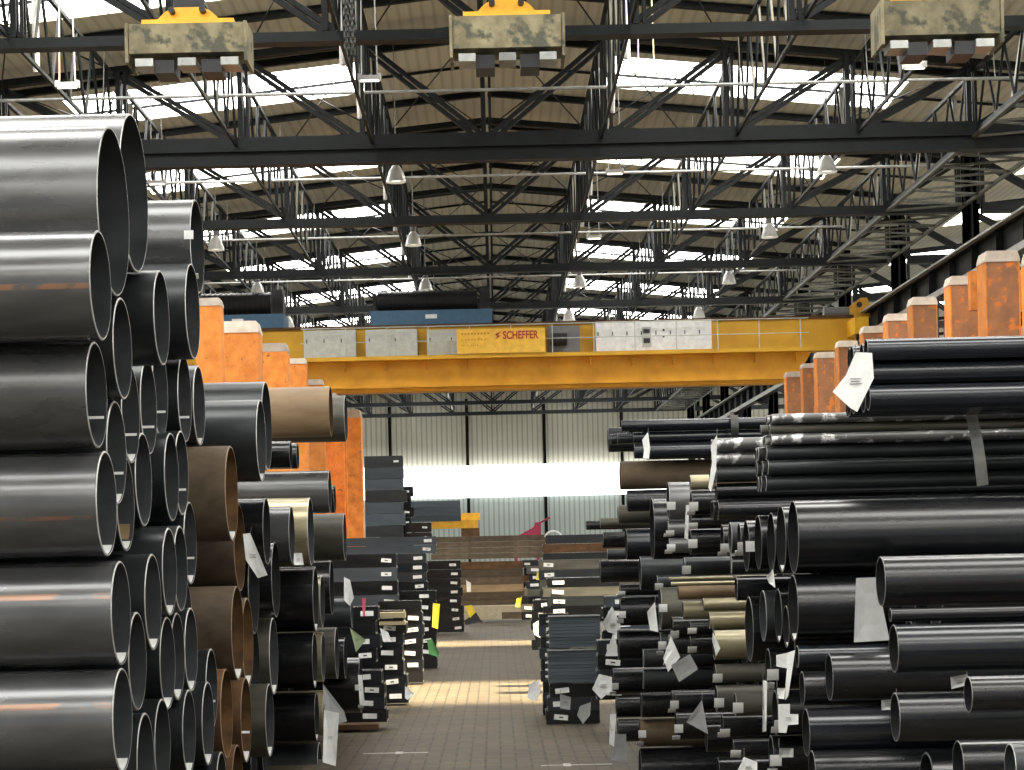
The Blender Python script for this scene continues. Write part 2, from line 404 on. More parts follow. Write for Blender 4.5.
# rafters, cross rods and longitudinal lattices per bay
lw = {'n': 0}
for k, y in enumerate(TY):
    if y < 22 or y > YEND - 8: continue
    bay = ORD[k - 2]
    for s, sd in ((-1, 'left'), (1, 'right')):
        for j, dy in enumerate((1.9, 7.5, 4.7)):
            b = MB()
            w, h = ((.14, .15), (.14, .15), (.05, .06))[j]
            b.ibeam((s * .05, y + dy, ZR(0) - h / 2 - .02), (s * (XE - .1), y + dy, ZR(XE) - h / 2 - .02), w, h, .025)
            tag(b.build('roof_rafter', 'truss_paint'), '%s rafter under the roof sheets, %s side of %s bay' % (('dark front', 'dark rear', 'thin middle')[j], sd, bay), 'rafter', 'rafters under the roof')
        for j, (xa, xb) in enumerate(((.3, 2.5), (2.7, 5.1), (7.9, 10.3))):
            b = MB()
            for a_, b_ in ((xa, xb), (xb, xa)):
                b.rod((s * a_, y + .3, ZR(a_) - .42), (s * b_, y + 9.1, ZR(b_) - .42), .018, 5)
            tag(b.build('bracing_rod', 'truss_paint'), 'crossed thin bracing rods under the roof, %s side, %s panel of %s bay' % (sd, ('ridge', 'inner', 'outer')[j], bay), 'bracing', 'roof bracing rods')
        # longitudinal lattice girders between trusses
        for j, (x, mname, r) in enumerate(((2.45, 'truss_paint', .03), (5.35, 'truss_paint', .03), (7.95, 'truss_paint', .032), (10.5, 'truss_paint', .03))):
            t = empty('lattice_girder', (s * x, y + .2, ZB), 'slender lattice girder running along the hall, %s line on %s side, %s bay' % (ORD[j + 1], sd, bay), 'girder', 'lengthwise lattice girders')
            zt = ZR(x) - ZB - .5
            b = MB(); b.bar((0, 0, zt), (0, 9.0, zt), .08, .08); b.build('top_chord', mname, t)
            b = MB(); b.bar((0, 0, .12), (0, 9.0, .12), .055, .07); b.build('bottom_chord', mname, t)
            b = MB(); n = 6
            for i in range(n):
                ya, yb = 9.0 * i / n, 9.0 * (i + 1) / n; ym = (ya + yb) / 2
                b.rod((0, ya, .12), (0, ym, zt), r, 5); b.rod((0, ym, zt), (0, yb, .12), r, 5)
            b.build('web_rods', mname, t)
            if j in (0, 2, 3):
                b = MB(); b.rod((.10 * s, 2.2, .12), (.10 * s, 2.2, zt), .06, 8); b.build('pale_strut', 'pale_paint', t)['label'] = 'pale grey strut'
            if j in (0, 3):
                b = MB(); b.rod((.10 * s, 6.6, .12), (.10 * s, 5.6, zt), .045, 8); b.build('pale_strut', 'pale_paint', t)['label'] = 'pale grey strut'
        # flat bracing at bottom chord level along the columns
        b = MB(); xa, xb = 10.4, XE - .35
        for x in (xa, xb): b.bar((s * x, y + .2, ZB - .05), (s * x, y + 9.2, ZB - .05), .09, .07)
        n = 6
        for i in range(n):
            ya, yb = y + .2 + 9.0 * i / n, y + .2 + 9.0 * (i + 1) / n; ym = (ya + yb) / 2
            b.bar((s * xa, ya, ZB - .05), (s * xb, ym, ZB - .05), .06, .05); b.bar((s * xb, ym, ZB - .05), (s * xa, yb, ZB - .05), .06, .05)
        tag(b.build('wind_girder', 'lattice_olive'), 'flat zigzag wind girder beside the %s columns, %s bay' % (sd, bay), 'girder', 'wind girders along the columns')
    # pale conduit and lamps
    if y > 30 and y < 110:
        b = MB(); b.rod((-XE + .4, y + 7.3, H + 9.35), (XE - .4, y + 7.3, H + 9.35), .035, 8)
        for x in NX[1:-1]:
            for s in (-1, 1): b.rod((s * x, y + 7.3, H + 9.35), (s * x, y + 7.5, ZR(x) - .24), .01, 4)
        tag(b.build('cable_conduit', 'galvanised'), 'pale cable conduit slung across the hall in %s bay' % bay, 'conduit', 'conduits across the hall')
LAMPS = []
for ri, (X, rn) in enumerate(((-7.4, 'far left'), (-2.05, 'inner left'), (2.85, 'inner right'), (7.6, 'far right'))):
    for k in range(0, 7):
        y = 35.4 + 9.4 * k
        bell = k >= (2 if ri == 0 else 1 if ri in (1, 3) else 3)
        z = H + 8.3
        lab = 'row of lamps, %s from the front' % ORD[k + 1]
        if bell:
            t = empty('bell_lamp', (X, y, z), 'white bell-shaped hall lamp in the %s %s' % (rn, lab), 'lamp', 'bell lamps under the roof')
            b = MB(); b.lathe([(.05, .34), (.09, .30), (.16, .20), (.21, .02), (.23, -.06), (.215, -.06), (.19, .03), (.13, .19), (.05, .28)], (0, 0, 0), 18); b.build('lamp_shade', 'lamp_metal', t, True)
            b = MB(); b.lathe([(.0, -.03), (.12, -.02), (.16, .05), (.11, .18), (0, .22)], (0, 0, 0), 14); b.build('bulb', 'lamp_glow', t, True)
            b = MB(); b.lathe([(0, .48), (.07, .48), (.08, .44), (.08, .34), (.05, .32)], (0, 0, 0), 12); b.build('lamp_socket', 'socket_grey', t, True)
            b = MB(); b.rod((0, 0, .46), (0, 0, ZR(X) - z - .02), .016, 6); b.build('hanging_rod', 'galvanised', t)
        else:
            t = empty('strip_lamp', (X, y, z), 'short white strip lamp in the %s %s' % (rn, lab), 'lamp', 'strip lamps under the roof')
            b = MB(); b.box((0, 0, .07), (.36, .14, .07)); b.box((-.18, 0, .08), (.05, .15, .11)); b.box((.18, 0, .08), (.05, .15, .11)); b.build('lamp_housing', 'lamp_metal', t)
            b = MB(); b.rod((-.17, 0, .02), (.17, 0, .02), .022, 8); b.build('tube', 'lamp_glow', t, True)
            for q in (-.14, .14):
                b = MB(); b.rod((q, 0, .13), (q * .7, 0, ZR(X) - z - .02), .012, 5); b.build('hanging_rod', 'pale_paint', t)

# runway girders with rail
for s, sd in ((-1, 'left'), (1, 'right')):
    t = empty('crane_runway', (s * 12.0, 0, 9.3), 'long dark runway girder with a bright rail and painted lit edge along the %s columns' % sd, 'runway girder')
    b = MB(); b.ibeam((0, 24, .3), (0, YEND - 1, .3), .4, .75, .04); b.build('girder', 'truss_paint', t)
    b = MB(); b.bar((0, 24, .73), (0, YEND - 1, .73), .10, .10); b.bar((-s * .22, 24, .685), (-s * .22, YEND - 1, .685), .22, .05); b.bar((-s * .22, 24, -.06), (-s * .22, YEND - 1, -.06), .03, .16); b.build('rail', 'galvanised', t)  # rail, lip, and a pale strip standing in for the girder's lit side
    b = MB()
    for i in range(44):
        b = MB(); y = 25 + i * 2.4; b.box((-s * .11, y, .3), (.18, .02, .68)); b.build('stiffener', 'truss_paint', t)

# ---------------------------------------------------------------- the yellow bridge crane
YC = 62.5
def cx_(px, py=350): return at(px, py, YC)[0]
def cz_(px, py): return at(px, py, YC)[1]
zt_ = cz_(560, 324); zl_ = cz_(560, 356); zb_ = cz_(560, 388)
t = empty('bridge_crane', (0, YC, zt_), 'yellow overhead bridge crane spanning the hall below the roof trusses', 'crane')
xl, xr = -11.35, 11.35
b = MB(); b.box((( xl + xr) / 2, .45, (zl_ - zt_) / 2), (xr - xl, .7, zt_ - zl_)); b.build('upper_girder', 'crane_yellow', t)
b = MB(); b.bar((xl, .45, .03), (xr, .45, .03), .85, .05); b.bar((xl, .1, .075), (xr, .1, .075), .06, .04); b.build('girder_rail', 'rust_steel', t)
b = MB()
lx0, lx1 = cx_(303), cx_(806)
dzl, dzb = zl_ - zt_, zb_ - zt_
b.prism([(lx0 - .2, dzl), (lx1 + .2, dzl), (lx1 - .35, dzb + .1), (lx1 - .9, dzb), (lx0 + .9, dzb), (lx0 + .1, dzb + .1)], .0, .75); b.build('lower_girder', 'crane_ochre', t)
b = MB(); b.bar((lx0 - .3, -.12, dzb + .12), (lx1 - .2, -.12, dzb + .12), .35, .04); b.build('lower_flange', 'crane_ochre', t)
b = MB(); b.box(((lx0 + lx1) / 2, -.30, dzl - .03), (lx1 - lx0 + .3, .62, .05)); b.box(((lx0 + lx1) / 2, -.6, dzl - .0), (lx1 - lx0 + .3, .03, .12)); b.build('walkway', 'crane_yellow', t)
x = lx0
while x < lx1:
    b = MB(); b.prism([(x, dzl - .05), (x + .04, dzl - .05), (x + .04, dzl - .35), (x, dzl - .35)], -.25, .01); x += 1.28
    b.build('walkway_bracket', 'crane_ochre', t)
b = MB(); x = lx0 + .1
while x < lx1:
    b.rod((x, -.6, dzl), (x, -.6, dzl + .95), .018, 6); x += 1.28
b.rod((lx0, -.6, dzl + .95), (lx1, -.6, dzl + .95), .018, 6); b.rod((lx0, -.6, dzl + .5), (lx1, -.6, dzl + .5), .014, 6)
b.build('handrail', 'cabinet_grey', t)
for X in (xl, xr):
    b = MB(); b.box((X, .9, -.38), (.42, 4.4, .5)); eo = b.build('end_carriage', 'crane_yellow', t)
    for yy in (-.9, 2.7):
        b = MB(); b.rod((X - .1, yy, -.62), (X + .1, yy, -.62), .18, 16); b.build('wheel', 'truss_paint', eo, True)
def cab(px0, px1, py0, py1, doors, m, dy=-.02, name='cabinet', lab=None):
    x0, z1 = at(px0, py0, YC); x1, z0 = at(px1, py1, YC)
    z1 -= zt_; z0 -= zt_; z0 = max(z0, dzl + .0)
    b = MB(); b.box(((x0 + x1) / 2, dy - .1, (z0 + z1) / 2), (x1 - x0, .38, z1 - z0))
    c = b.build('cabinet', m, t)
    if lab: c['label'] = lab
    n = doors; w = (x1 - x0) / n
    for i in range(n):
        b = MB(); b.box((x0 + w * (i + .5), dy - .30, (z0 + z1) / 2), (w - .03, .02, z1 - z0 - .06)); d = b.build('cabinet_door', m, c)
        b = MB(); b.box((x0 + w * (i + .15), dy - .32, (z0 + z1) / 2 + .12), (.03, .03, .12)); b.build('handle', 'print_black', d)
    return x0, x1, z0, z1
cab(305, 357, 332, 360, 3, 'cabinet_grey', lab='pale grey cabinet'); cab(366, 418, 331, 359, 2, 'cabinet_grey', lab='pale grey cabinet'); cab(427, 470, 331, 358, 2, 'cabinet_grey', lab='pale grey cabinet')
X0, X1, Z0_, Z1_ = cab(595, 711, 323, 354, 8, 'cabinet_white', lab='white switch cabinet')
b = MB(); xx = cx_(646); b.box((xx, -.345, (Z0_ + Z1_) / 2), (.28, .03, .62), 0); b.build('control_panel', 'cabinet_grey', t)
b = MB(); b.box((xx, -.37, (Z0_ + Z1_) / 2 - .12), (.2, .02, .15)); b.box((xx, -.37, (Z0_ + Z1_) / 2 + .17), (.2, .02, .12)); b.box((cx_(663), -.345, (Z0_ + Z1_) / 2 + .2), (.06, .03, .06)); b.box((cx_(663), -.345, (Z0_ + Z1_) / 2), (.06, .03, .06)); b.build('panel_switch', 'print_black', t)
# resistor box and motor right of the sign
x0, z1 = at(547, 327, YC); x1, z0 = at(580, 354, YC)
b = MB(); b.box(((x0 + x1) / 2, -.1, (z0 + z1) / 2 - zt_), (x1 - x0, .3, z1 - z0)); r_ = b.build('drive_plate', 'socket_grey', t)
b = MB(); b.rod((x0 + .1, -.4, (z0 + z1) / 2 - zt_), (x0 + .6, -.4, (z0 + z1) / 2 - zt_), .2, 16); b.build('motor', 'rubber_black', r_, True)
# sign board
x0, z1 = at(457, 332, YC); x1, z0 = at(545, 354, YC); z0 -= zt_; z1 -= zt_
sx, sz = (x0 + x1) / 2, (z0 + z1) / 2
b = MB(); b.box((sx, -.66, sz), (x1 - x0, .03, z1 - z0)); sg = b.build('sign_board', 'sign_yellow', t)
def text(body, x, z, size, m, parent, y=-.68, xs=1.0, bold=.0, align='LEFT', name='lettering'):
    c = bpy.data.curves.new(name, 'FONT'); c.body = body; c.size = size; c.align_x = align; c.align_y = 'CENTER'; c.extrude = .004; c.offset = bold
    o = bpy.data.objects.new(name, c); COL.objects.link(o)
    dg = bpy.context.evaluated_depsgraph_get(); me = bpy.data.meshes.new_from_object(o.evaluated_get(dg))
    bpy.data.objects.remove(o); me.materials.clear(); me.materials.append(MATS[m])
    o = bpy.data.objects.new(name, me); COL.objects.link(o)
    o.matrix_basis = Matrix.Translation((x, y, z)) @ Matrix.Rotation(PI / 2, 4, 'X') @ Matrix.Diagonal((xs, 1, 1, 1))
    if parent: o.parent = parent
    return o
text('SCHEFFER', cx_(503), sz + .16, .34, 'sign_red', sg, xs=.72, bold=.008)
b = MB(); qx = cx_(496)
b.prism([(qx - .05, sz + .02), (qx + .16, sz + .16), (qx + .02, sz + .16), (qx + .17, sz + .30), (qx - .02, sz + .20), (qx + .06, sz + .13)], -.69, -.675); b.build('emblem', 'sign_red', sg)
for i, w in enumerate((.9, .9, .55)):
    b = MB(); n_ = 9
    for j in range(n_):
        if random.random() < .85: b.box((x0 + .12 + w * (j + .5) / n_, -.68, z1 - .14 - i * .18), (w / n_ * .6, .01, .05))
    b.build('small_print', 'crane_ochre', sg)

# trolleys on the crane (blue frames with black rope drums)
def trolley(px0, px1, pyt, pym, pyb, label):
    yy = YC + 1.0
    x0, zb = at(px0, pyb, yy); x1, zm = at(px1, pym, yy); zt2 = at(px1, pyt, yy)[1]
    zb = zt_ + .06
    X = (x0 + x1) / 2; W = x1 - x0
    t = empty('hoist_trolley', (X, yy, zb), label, 'trolley')
    zm -= zb; zt2 -= zb
    b = MB(); b.box((0, -.75, zm / 2 + .03), (W, .12, zm - .03)); b.box((0, .75, zm / 2 + .03), (W, .12, zm - .03))
    for s in (-1, 1): b.box((s * (W / 2 - .06), 0, zm / 2 + .03), (.12, 1.4, zm - .03))
    fr = b.build('frame', 'blue_paint', t)
    for s in (-1, 1):
        b = MB(); b.rod((s * (W / 2 - .15), -.8, .08), (s * (W / 2 - .15), -.6, .08), .08, 12); b.build('wheel', 'rubber_black', t, True)
    b = MB(); b.rod((-W / 2 + .2, 0, (zm + zt2) / 2 + .02), (W / 2 - .45, 0, (zm + zt2) / 2 + .02), (zt2 - zm) / 2 * 1.0, 24)
    k = -W / 2 + .3
    while k < W / 2 - .5:
        b.rod((k, 0, (zm + zt2) / 2 + .02), (k + .04, 0, (zm + zt2) / 2 + .02), (zt2 - zm) / 2 * 1.06, 24); k += .17
    b.build('rope_drum', 'rubber_black', t, True)
    b = MB(); b.box((W / 2 - .22, 0, (zm + zt2) / 2 + .05), (.34, .7, (zt2 - zm) * 1.05)); b.build('gearbox', 'rubber_black', t)
    b = MB(); b.box((-W / 2 + .12, 0, (zm + zt2) / 2 - .05), (.1, .7, (zt2 - zm) * .95)); b.build('drum_bearing', 'rubber_black', t)
    b = MB(); b.box((0, -.825, zm / 2 + .05), (.36, .02, .13)); b.build('plate', 'paper', t)
trolley(372, 492, 290, 312, 326, 'blue hoist trolley with black rope drum standing near middle of the yellow crane')
trolley(196, 286, 293, 317, 330, 'blue hoist trolley at left end of crane, behind the orange stanchions')
# small yellow winch at the right end
X, Z = at(858, 306, YC + .8)
t = empty('cable_winch', (X, YC + .8, zt_ + .06), 'small yellow winch with black motor at right end of the crane', 'winch')
b = MB(); b.prism([(-.3, 0), (.35, 0), (.35, .42), (.25, .62), (.05, .62), (-.3, .35)], -.2, .2); b.build('housing', 'magnet_yellow', t)
b = MB(); b.rod((-1.0, 0, .2), (-.3, 0, .2), .17, 16); b.rod((-1.1, 0, .2), (-.98, 0, .2), .19, 16); b.build('motor', 'socket_grey', t, True)
b = MB(); b.rod((0, -.24, .4), (0, .24, .4), .09, 12); b.build('pulley', 'print_black', t, True)

# ---------------------------------------------------------------- lifting magnets of the nearer crane
YM = 26.0
def magnet(px0, px1, pyt, pyb, label):
    x0, zt2 = at(px0, pyt, YM); x1, zb = at(px1, pyb, YM)
    W = x1 - x0; Hh = zt2 - zb; X = (x0 + x1) / 2
    t = empty('lifting_magnet', (X, YM, zb), label, 'lifting magnet', 'lifting magnets of the nearer crane')
    b = MB(); b.box((0, 0, Hh / 2 + .03), (W - .05, .66, Hh - .06)); b.build('body', 'magnet_body', t)
    for s in (-1, 1):
        b = MB(); b.prism([(s * W / 2 - .02, -.06), (s * W / 2 + .02, -.06), (s * W / 2 + .02, Hh + .01), (s * W / 2 - .02, Hh + .01)], -.36, .36); b.build('end_plate', 'magnet_body', t)
    for k, q in enumerate((-.36, 0, .36)):
        b = MB(); b.box((q * W, -.1, -.05), (W * .15, .42, .10)); b.build('pole_shoe', 'galvanised' , t)
    for k, q in enumerate((-.2, .2)):
        b = MB(); b.box((q * W, 0.02, -.09), (W * .17, .5, .17)); b.build('black_shoe', 'rubber_black', t)
    b = MB(); b.box((0, 0, Hh + .05), (W * .78, .36, .09)); b.prism([(-W * .27, Hh + .09), (W * .27, Hh + .09), (W * .2, Hh + .2), (W * .12, Hh + .26), (-W * .12, Hh + .26), (-W * .2, Hh + .2)], -.12, -.08)
    b.prism([(-W * .27, Hh + .09), (W * .27, Hh + .09), (W * .2, Hh + .2), (-W * .2, Hh + .2)], .08, .12); b.build('yoke', 'magnet_yellow', t)
    b = MB(); b.rod((-W * .13, -.25, Hh + .2), (-W * .13, .25, Hh + .2), .04, 10); b.rod((W * .13, -.25, Hh + .2), (W * .13, .25, Hh + .2), .04, 10)
    b.box((0, 0, Hh + .4), (.38, .2, .3)); b.rod((0, 0, Hh + .5), (0, 0, 13.6 - zb), .03, 8); b.rod((.12, 0, Hh + .5), (.12, 0, 13.6 - zb), .02, 8); b.build('suspension', 'rubber_black', t)
magnet(131, 249, 31, 62, 'stained lifting magnet hanging at upper left, left of the three')
magnet(451, 563, 23, 57, 'stained lifting magnet hanging at the top centre, middle of the three')
magnet(877, 996, 8, 44, 'stained lifting magnet hanging at upper right, right of the three')
# chain
X, Zt = at(347, -60, 30); Zb = at(347, 55, 30)[1]
b = MB(); z = Zb; i = 0
while z < Zt:
    for xo in (-.04, .05):
        for s in (-1, 1):
            d = Vector((.028 * s, 0, 0)) if (i + (xo > 0)) % 2 else Vector((0, .028 * s, 0))
            b.rod(Vector((X + xo, 30, z)) + d, Vector((X + xo, 30, z + .10)) + d, .014, 5)
        d = Vector((.04, 0, 0)) if (i + (xo > 0)) % 2 else Vector((0, .04, 0))
        b.rod(Vector((X + xo, 30, z)) - d, Vector((X + xo, 30, z)) + d, .014, 5); b.rod(Vector((X + xo, 30, z + .1)) - d, Vector((X + xo, 30, z + .1)) + d, .014, 5)
    z += .085; i += 1
tag(b.build('hanging_chain', 'chain_steel'), 'dark double chain hanging down between left and middle magnets', 'chain')

# ---------------------------------------------------------------- orange stanchions
def post(px0, px1, pyt, Y, label, m='orange_paint', side='orange_paint', grp='orange rack posts'):
    x0, z = at(px0, pyt, Y); x1 = at(px1, pyt, Y)[0]; w = x1 - x0
    X = (x0 + x1) / 2
    t = empty('rack_post', (X, Y + w / 2, 0), label, 'rack post', grp)
    b = MB(); b.box((0, 0, z / 2), (w, w, z)); 
    b.box((-w * .5 - .012, 0, z / 2), (.024, w * 1.04, z - .02), 1); b.box((w * .5 + .012, 0, z / 2), (.024, w * 1.04, z - .02), 1)
    b.build('shaft', [m, side], t)
    b = MB(); c = w / 2 + .03
    b.prism([(-c, z), (c, z), (c, z + .04), (c * .86, z + w * .34), (-c * .86, z + w * .34), (-c, z + .04)], -w / 2 - .02, w / 2 + .02); b.build('cap', 'pale_cap', t)['label'] = 'pale worn cap'
    b = MB(); b.box((0, 0, .02), (w + .3, w + .3, .04)); b.build('base_plate', 'orange_worn', t)
rp = [(986, 1018, 262, 34.2), (951, 977, 285, 37.0), (913, 936, 305, 40.2), (888, 909, 321, 43.0), (864, 884, 333, 45.8), (839, 857, 347, 49.0), (817, 834, 358, 52.2), (803, 816, 368, 55.0), (787, 802, 377, 58.0)]
for i, (a, c, yt, Y) in enumerate(rp):
    post(a, c, yt, Y, 'orange rack post on the right, %s in the row from the front' % ORD[i + 1], 'orange_worn')
post(1033, 1072, 262, 31.6, 'orange rack post cut off by right edge, nearest one on the right')
# cross arms between the two nearest right posts
xa, za = at(978, 295, 36.5); xb = at(1040, 290, 36.5)[0]
b = MB(); b.bar((xa - .3, 35.9, za), (xb, 35.9, za), .2, .7); tag(b.build('rack_rail', 'orange_paint'), 'orange cross rail behind the nearest rack posts at right', 'rack rail')
lp = [(196, 219, 306, 36.6), (223, 257, 333, 40.4), (261, 286, 352, 46.4), (289, 305, 364, 52), (306, 322, 385, 56.5), (322, 336, 398, 61), (338, 360, 418, 65.5)]
for i, (a, c, yt, Y) in enumerate(lp):
    post(a, c, yt, Y, 'orange rack post on the left, %s in the row from the front' % ORD[i + 1])
xa, za = at(296, 500, 60); xb = at(344, 500, 60)[0]
# orange plate wall made of the next posts' webs
b = MB(); z1 = at(320, 440, 58.5)[1]; x0 = at(262, 440, 58.5)[0]; x1 = at(346, 440, 58.5)[0]
b.box(((x0 + x1) / 2, 58.6, z1 / 2), (x1 - x0, .12, z1))
k = x0
while k < x1: b.box((k, 58.5, z1 / 2), (.04, .12, z1)); k += .34
tag(b.build('orange_panel', 'orange_paint'), 'orange upright steel panel between the left rack posts', 'rack panel')

# ---------------------------------------------------------------- pipes
PLACED = []    # (Y, Z, R, x0, x1)
def hit(Y, Z, R, x0, x1):
    for y, z, r, a, b_ in PLACED:
        if x0 < b_ and a < x1:
            if (Y - y) ** 2 + (Z - z) ** 2 < (R + r) ** 2 - 1e-4: return True
    return False
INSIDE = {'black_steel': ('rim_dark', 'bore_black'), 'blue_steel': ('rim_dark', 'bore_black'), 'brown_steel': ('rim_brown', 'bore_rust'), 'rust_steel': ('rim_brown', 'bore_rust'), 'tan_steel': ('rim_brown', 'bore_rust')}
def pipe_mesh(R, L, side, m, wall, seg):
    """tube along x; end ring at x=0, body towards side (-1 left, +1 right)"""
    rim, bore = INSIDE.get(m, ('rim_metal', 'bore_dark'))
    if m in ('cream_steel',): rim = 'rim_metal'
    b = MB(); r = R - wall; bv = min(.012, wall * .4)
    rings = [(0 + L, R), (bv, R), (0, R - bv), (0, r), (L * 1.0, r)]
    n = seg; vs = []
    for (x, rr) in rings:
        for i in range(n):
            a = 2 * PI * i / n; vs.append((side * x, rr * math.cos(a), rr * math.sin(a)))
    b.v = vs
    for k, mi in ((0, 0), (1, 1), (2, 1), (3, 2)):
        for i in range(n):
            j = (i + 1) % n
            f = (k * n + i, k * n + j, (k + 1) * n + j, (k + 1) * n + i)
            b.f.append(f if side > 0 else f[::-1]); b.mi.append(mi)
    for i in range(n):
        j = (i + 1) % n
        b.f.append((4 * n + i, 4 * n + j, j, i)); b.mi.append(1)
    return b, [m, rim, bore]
def pipe(cx, yt, yb, side, m, label, group, Y=None, D=None, xend=None, L=6.0, wall=None, seg=48, sticker=None, wide=1.0, force=False, name='steel_pipe', cat='pipe'):
    dpx = yb - yt; cy = (yt + yb) / 2
    if Y is None:
        if D: Y = F * D / dpx
        else: Y = F * abs(xend) / max(20, abs(cx - U0))
    for _ in range(400):
        X, Z = at(cx, cy, Y); R = dpx * Y / F / 2 * .985
        a, b_ = (X - L, X) if side < 0 else (X, X + L)
        if force or not hit(Y, Z, R, a, b_): break
        Y += .04
    if side < 0 and Y > 34.5: L = min(L, max(1.2, 4.85 + X))
    if side > 0 and Y > 33: L = min(L, 8.0 - X)
    a, b_ = (X - L, X) if side < 0 else (X, X + L)
    PLACED.append((Y, Z, R, a, b_))
    w = wall or max(.008, R * .035)
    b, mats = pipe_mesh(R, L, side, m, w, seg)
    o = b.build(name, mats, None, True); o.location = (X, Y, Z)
    tag(o, label, cat, group)
    if sticker: stick(o, R - w, side, sticker)
    return o
def patch(o, r, x0, x1, a0, a1, m, name, lab=None, t=.003):
    """thin curved patch on the cylinder of radius r (negative t: inside)"""
    b = MB(); n = 6; vs = []
    for rr in (r, r + t):
        for i in range(n + 1):
            a = a0 + (a1 - a0) * i / n
            for x in (x0, x1): vs.append((x, rr * math.cos(a), rr * math.sin(a)))
    k = 2 * (n + 1)
    fs = []
    for i in range(n):
        q = (2 * i, 2 * i + 1, 2 * i + 3, 2 * i + 2)
        fs.append(q); fs.append(tuple(k + v for v in q[::-1]))
        fs.append((2 * i, 2 * i + 2, k + 2 * i + 2, k + 2 * i)); fs.append((2 * i + 1, k + 2 * i + 1, k + 2 * i + 3, 2 * i + 3))
    fs += [(0, k, k + 1, 1), (2 * n, 2 * n + 1, k + 2 * n + 1, k + 2 * n)]
    b.add(vs, fs); c = b.build(name, m, o)
    if lab: c['label'] = lab
    return c
def stick(o, r, side, kind):
    if 'b' in kind:   # white sticker inside at the bottom
        c = patch(o, r - .001, side * .01, side * 1.1, -PI / 2 - .1, -PI / 2 + .60, 'paper', 'sticker', 'white sticker inside the end', -.003)
        patch(c, r - .005, side * .3, side * .6, -PI / 2 + .28, -PI / 2 + .42, 'print_black', 'print', None, -.002)
    if 'l' in kind:   # chalk line right around inside the far wall
        patch(o, r - .001, side * .02, side * 1.6, -.42, -.36, 'paper', 'chalk_line', 'white chalk line inside', -.002)
    if 'o' in kind:   # orange patch inside
        patch(o, r - .001, side * .03, side * .8, -.9, -.45, 'tan_steel', 'paint_patch', 'orange patch inside the end', -.002)
    if 'w' in kind:   # small labels on the front flank near the end
        R_ = r + max(.008, r * .035) + .004; q = random.uniform(-.3, .3)
        patch(o, R_, -side * .03, side * .06, PI - q, PI - q + .08 / max(r, .08), 'paper', 'sticker', 'white sticker at the mouth', .006)
        if random.random() < .6:
            q = random.uniform(.5, .9); patch(o, R_, -side * .05, side * .03, PI + q, PI + q + .06 / max(r, .08), 'paper', 'sticker', 'white sticker at the mouth', .006)

GL = 'large pipes of the left front pile'
def LPn(col, row, tot=None): return 'large slate grey pipe in the left front pile, %s column, %s from the top' % (ORD[col], ORD[row])
left = [
 # cx, top, bottom, material, D, label, sticker
 (101, 230, 341, 'streaked_mid', .80, 'grey pipe with orange streak, topmost of the front column at left edge', ''),
 (97, 341, 449, 'grey_steel', .80, 'grey pipe with faint white marks, second down in the front column at left', 'l'),
 (107, 450, 557, 'streaked_low', .80, 'grey pipe with a rust line, third down in the front column at left', 'b'),
 (121.5, 560, 666, 'streaked_high', .80, 'grey pipe with small rust spots, fourth down in the front column at left', 'b'),
 (123, 667, 773, 'streaked_high', .80, 'bluish grey pipe with rust patches, lowest in the front column at left', 'b'),
 (114, 127, 297, 'grey_steel', None, 'widest grey pipe, lying across the top of the left front pile', ''),
 (134.5, 114, 273, 'grey_steel', None, 'very wide grey pipe on top of left pile, just behind the widest one', ''),
 (117, 400, 505, 'slate_steel', None, LPn(2, 2), 'lb'), (123, 297, 400, 'slate_steel', None, LPn(2, 1), ''),
 (126, 455, 552, 'slate_steel', None, LPn(2, 3), 'ob'), (138, 611, 711, 'slate_steel', None, LPn(2, 4), ''), (146, 712, 810, 'slate_steel', None, LPn(2, 5), ''),
 (131, 364, 464, 'slate_steel', None, LPn(3, 1), 'lb'), (144, 432, 527, 'slate_steel', None, LPn(3, 3), ''), (149, 359, 455, 'slate_steel', None, LPn(3, 2), 'l'),
 (153.5, 553, 651, 'slate_steel', None, LPn(3, 4), 'b'), (163, 698, 793, 'slate_steel', None, LPn(3, 5), ''),
 (162, 270, 366, 'slate_steel', None, LPn(4, 1), ''), (160.5, 345, 439, 'slate_steel', None, LPn(4, 2), 'l'), (172, 432, 522, 'slate_steel', None, LPn(4, 3), ''),
 (170, 527, 616, 'slate_steel', None, LPn(4, 4), 'b'), (168, 616, 710, 'slate_steel', None, LPn(4, 5), 'b'), (189.5, 689, 775, 'slate_steel', None, LPn(4, 6), 'b'),
 (193, 263, 360, 'slate_steel', None, LPn(5, 2), ''), (197.5, 199.5, 294, 'grey_steel', None, 'grey pipe with white sticker, highest at the back of left front pile', 'w'),
 (185, 354, 443, 'slate_steel', None, LPn(5, 3), 'l'), (182, 430, 516, 'slate_steel', None, LPn(5, 4), 'l'), (181, 525, 612, 'slate_steel', None, LPn(5, 5), ''),
 (178, 612, 701, 'slate_steel', None, LPn(5, 6), 'b'), (208.5, 681, 766, 'slate_steel', None, LPn(5, 7), 'b'),
 (199.5, 365, 446, 'slate_steel', None, LPn(6, 1), 'b'), (190.5, 501, 585, 'slate_steel', None, LPn(6, 2), 'lb'), (191.5, 607, 692, 'slate_steel', None, LPn(6, 3), 'b'),
 (212, 648, 730, 'slate_steel', None, LPn(6, 4), 'l'), (222, 751, 825, 'slate_steel', None, LPn(6, 5), ''),
]
def xe_left(cx):
    pts = [(90, 2.85), (200, 2.8), (240, 2.6), (320, 2.35), (350, 2.2), (365, 1.9), (420, 1.6)]
    for (a, va), (c, vc) in zip(pts, pts[1:]):
        if cx <= c: return va + (vc - va) * max(0, (cx - a)) / (c - a)
    return pts[-1][1]
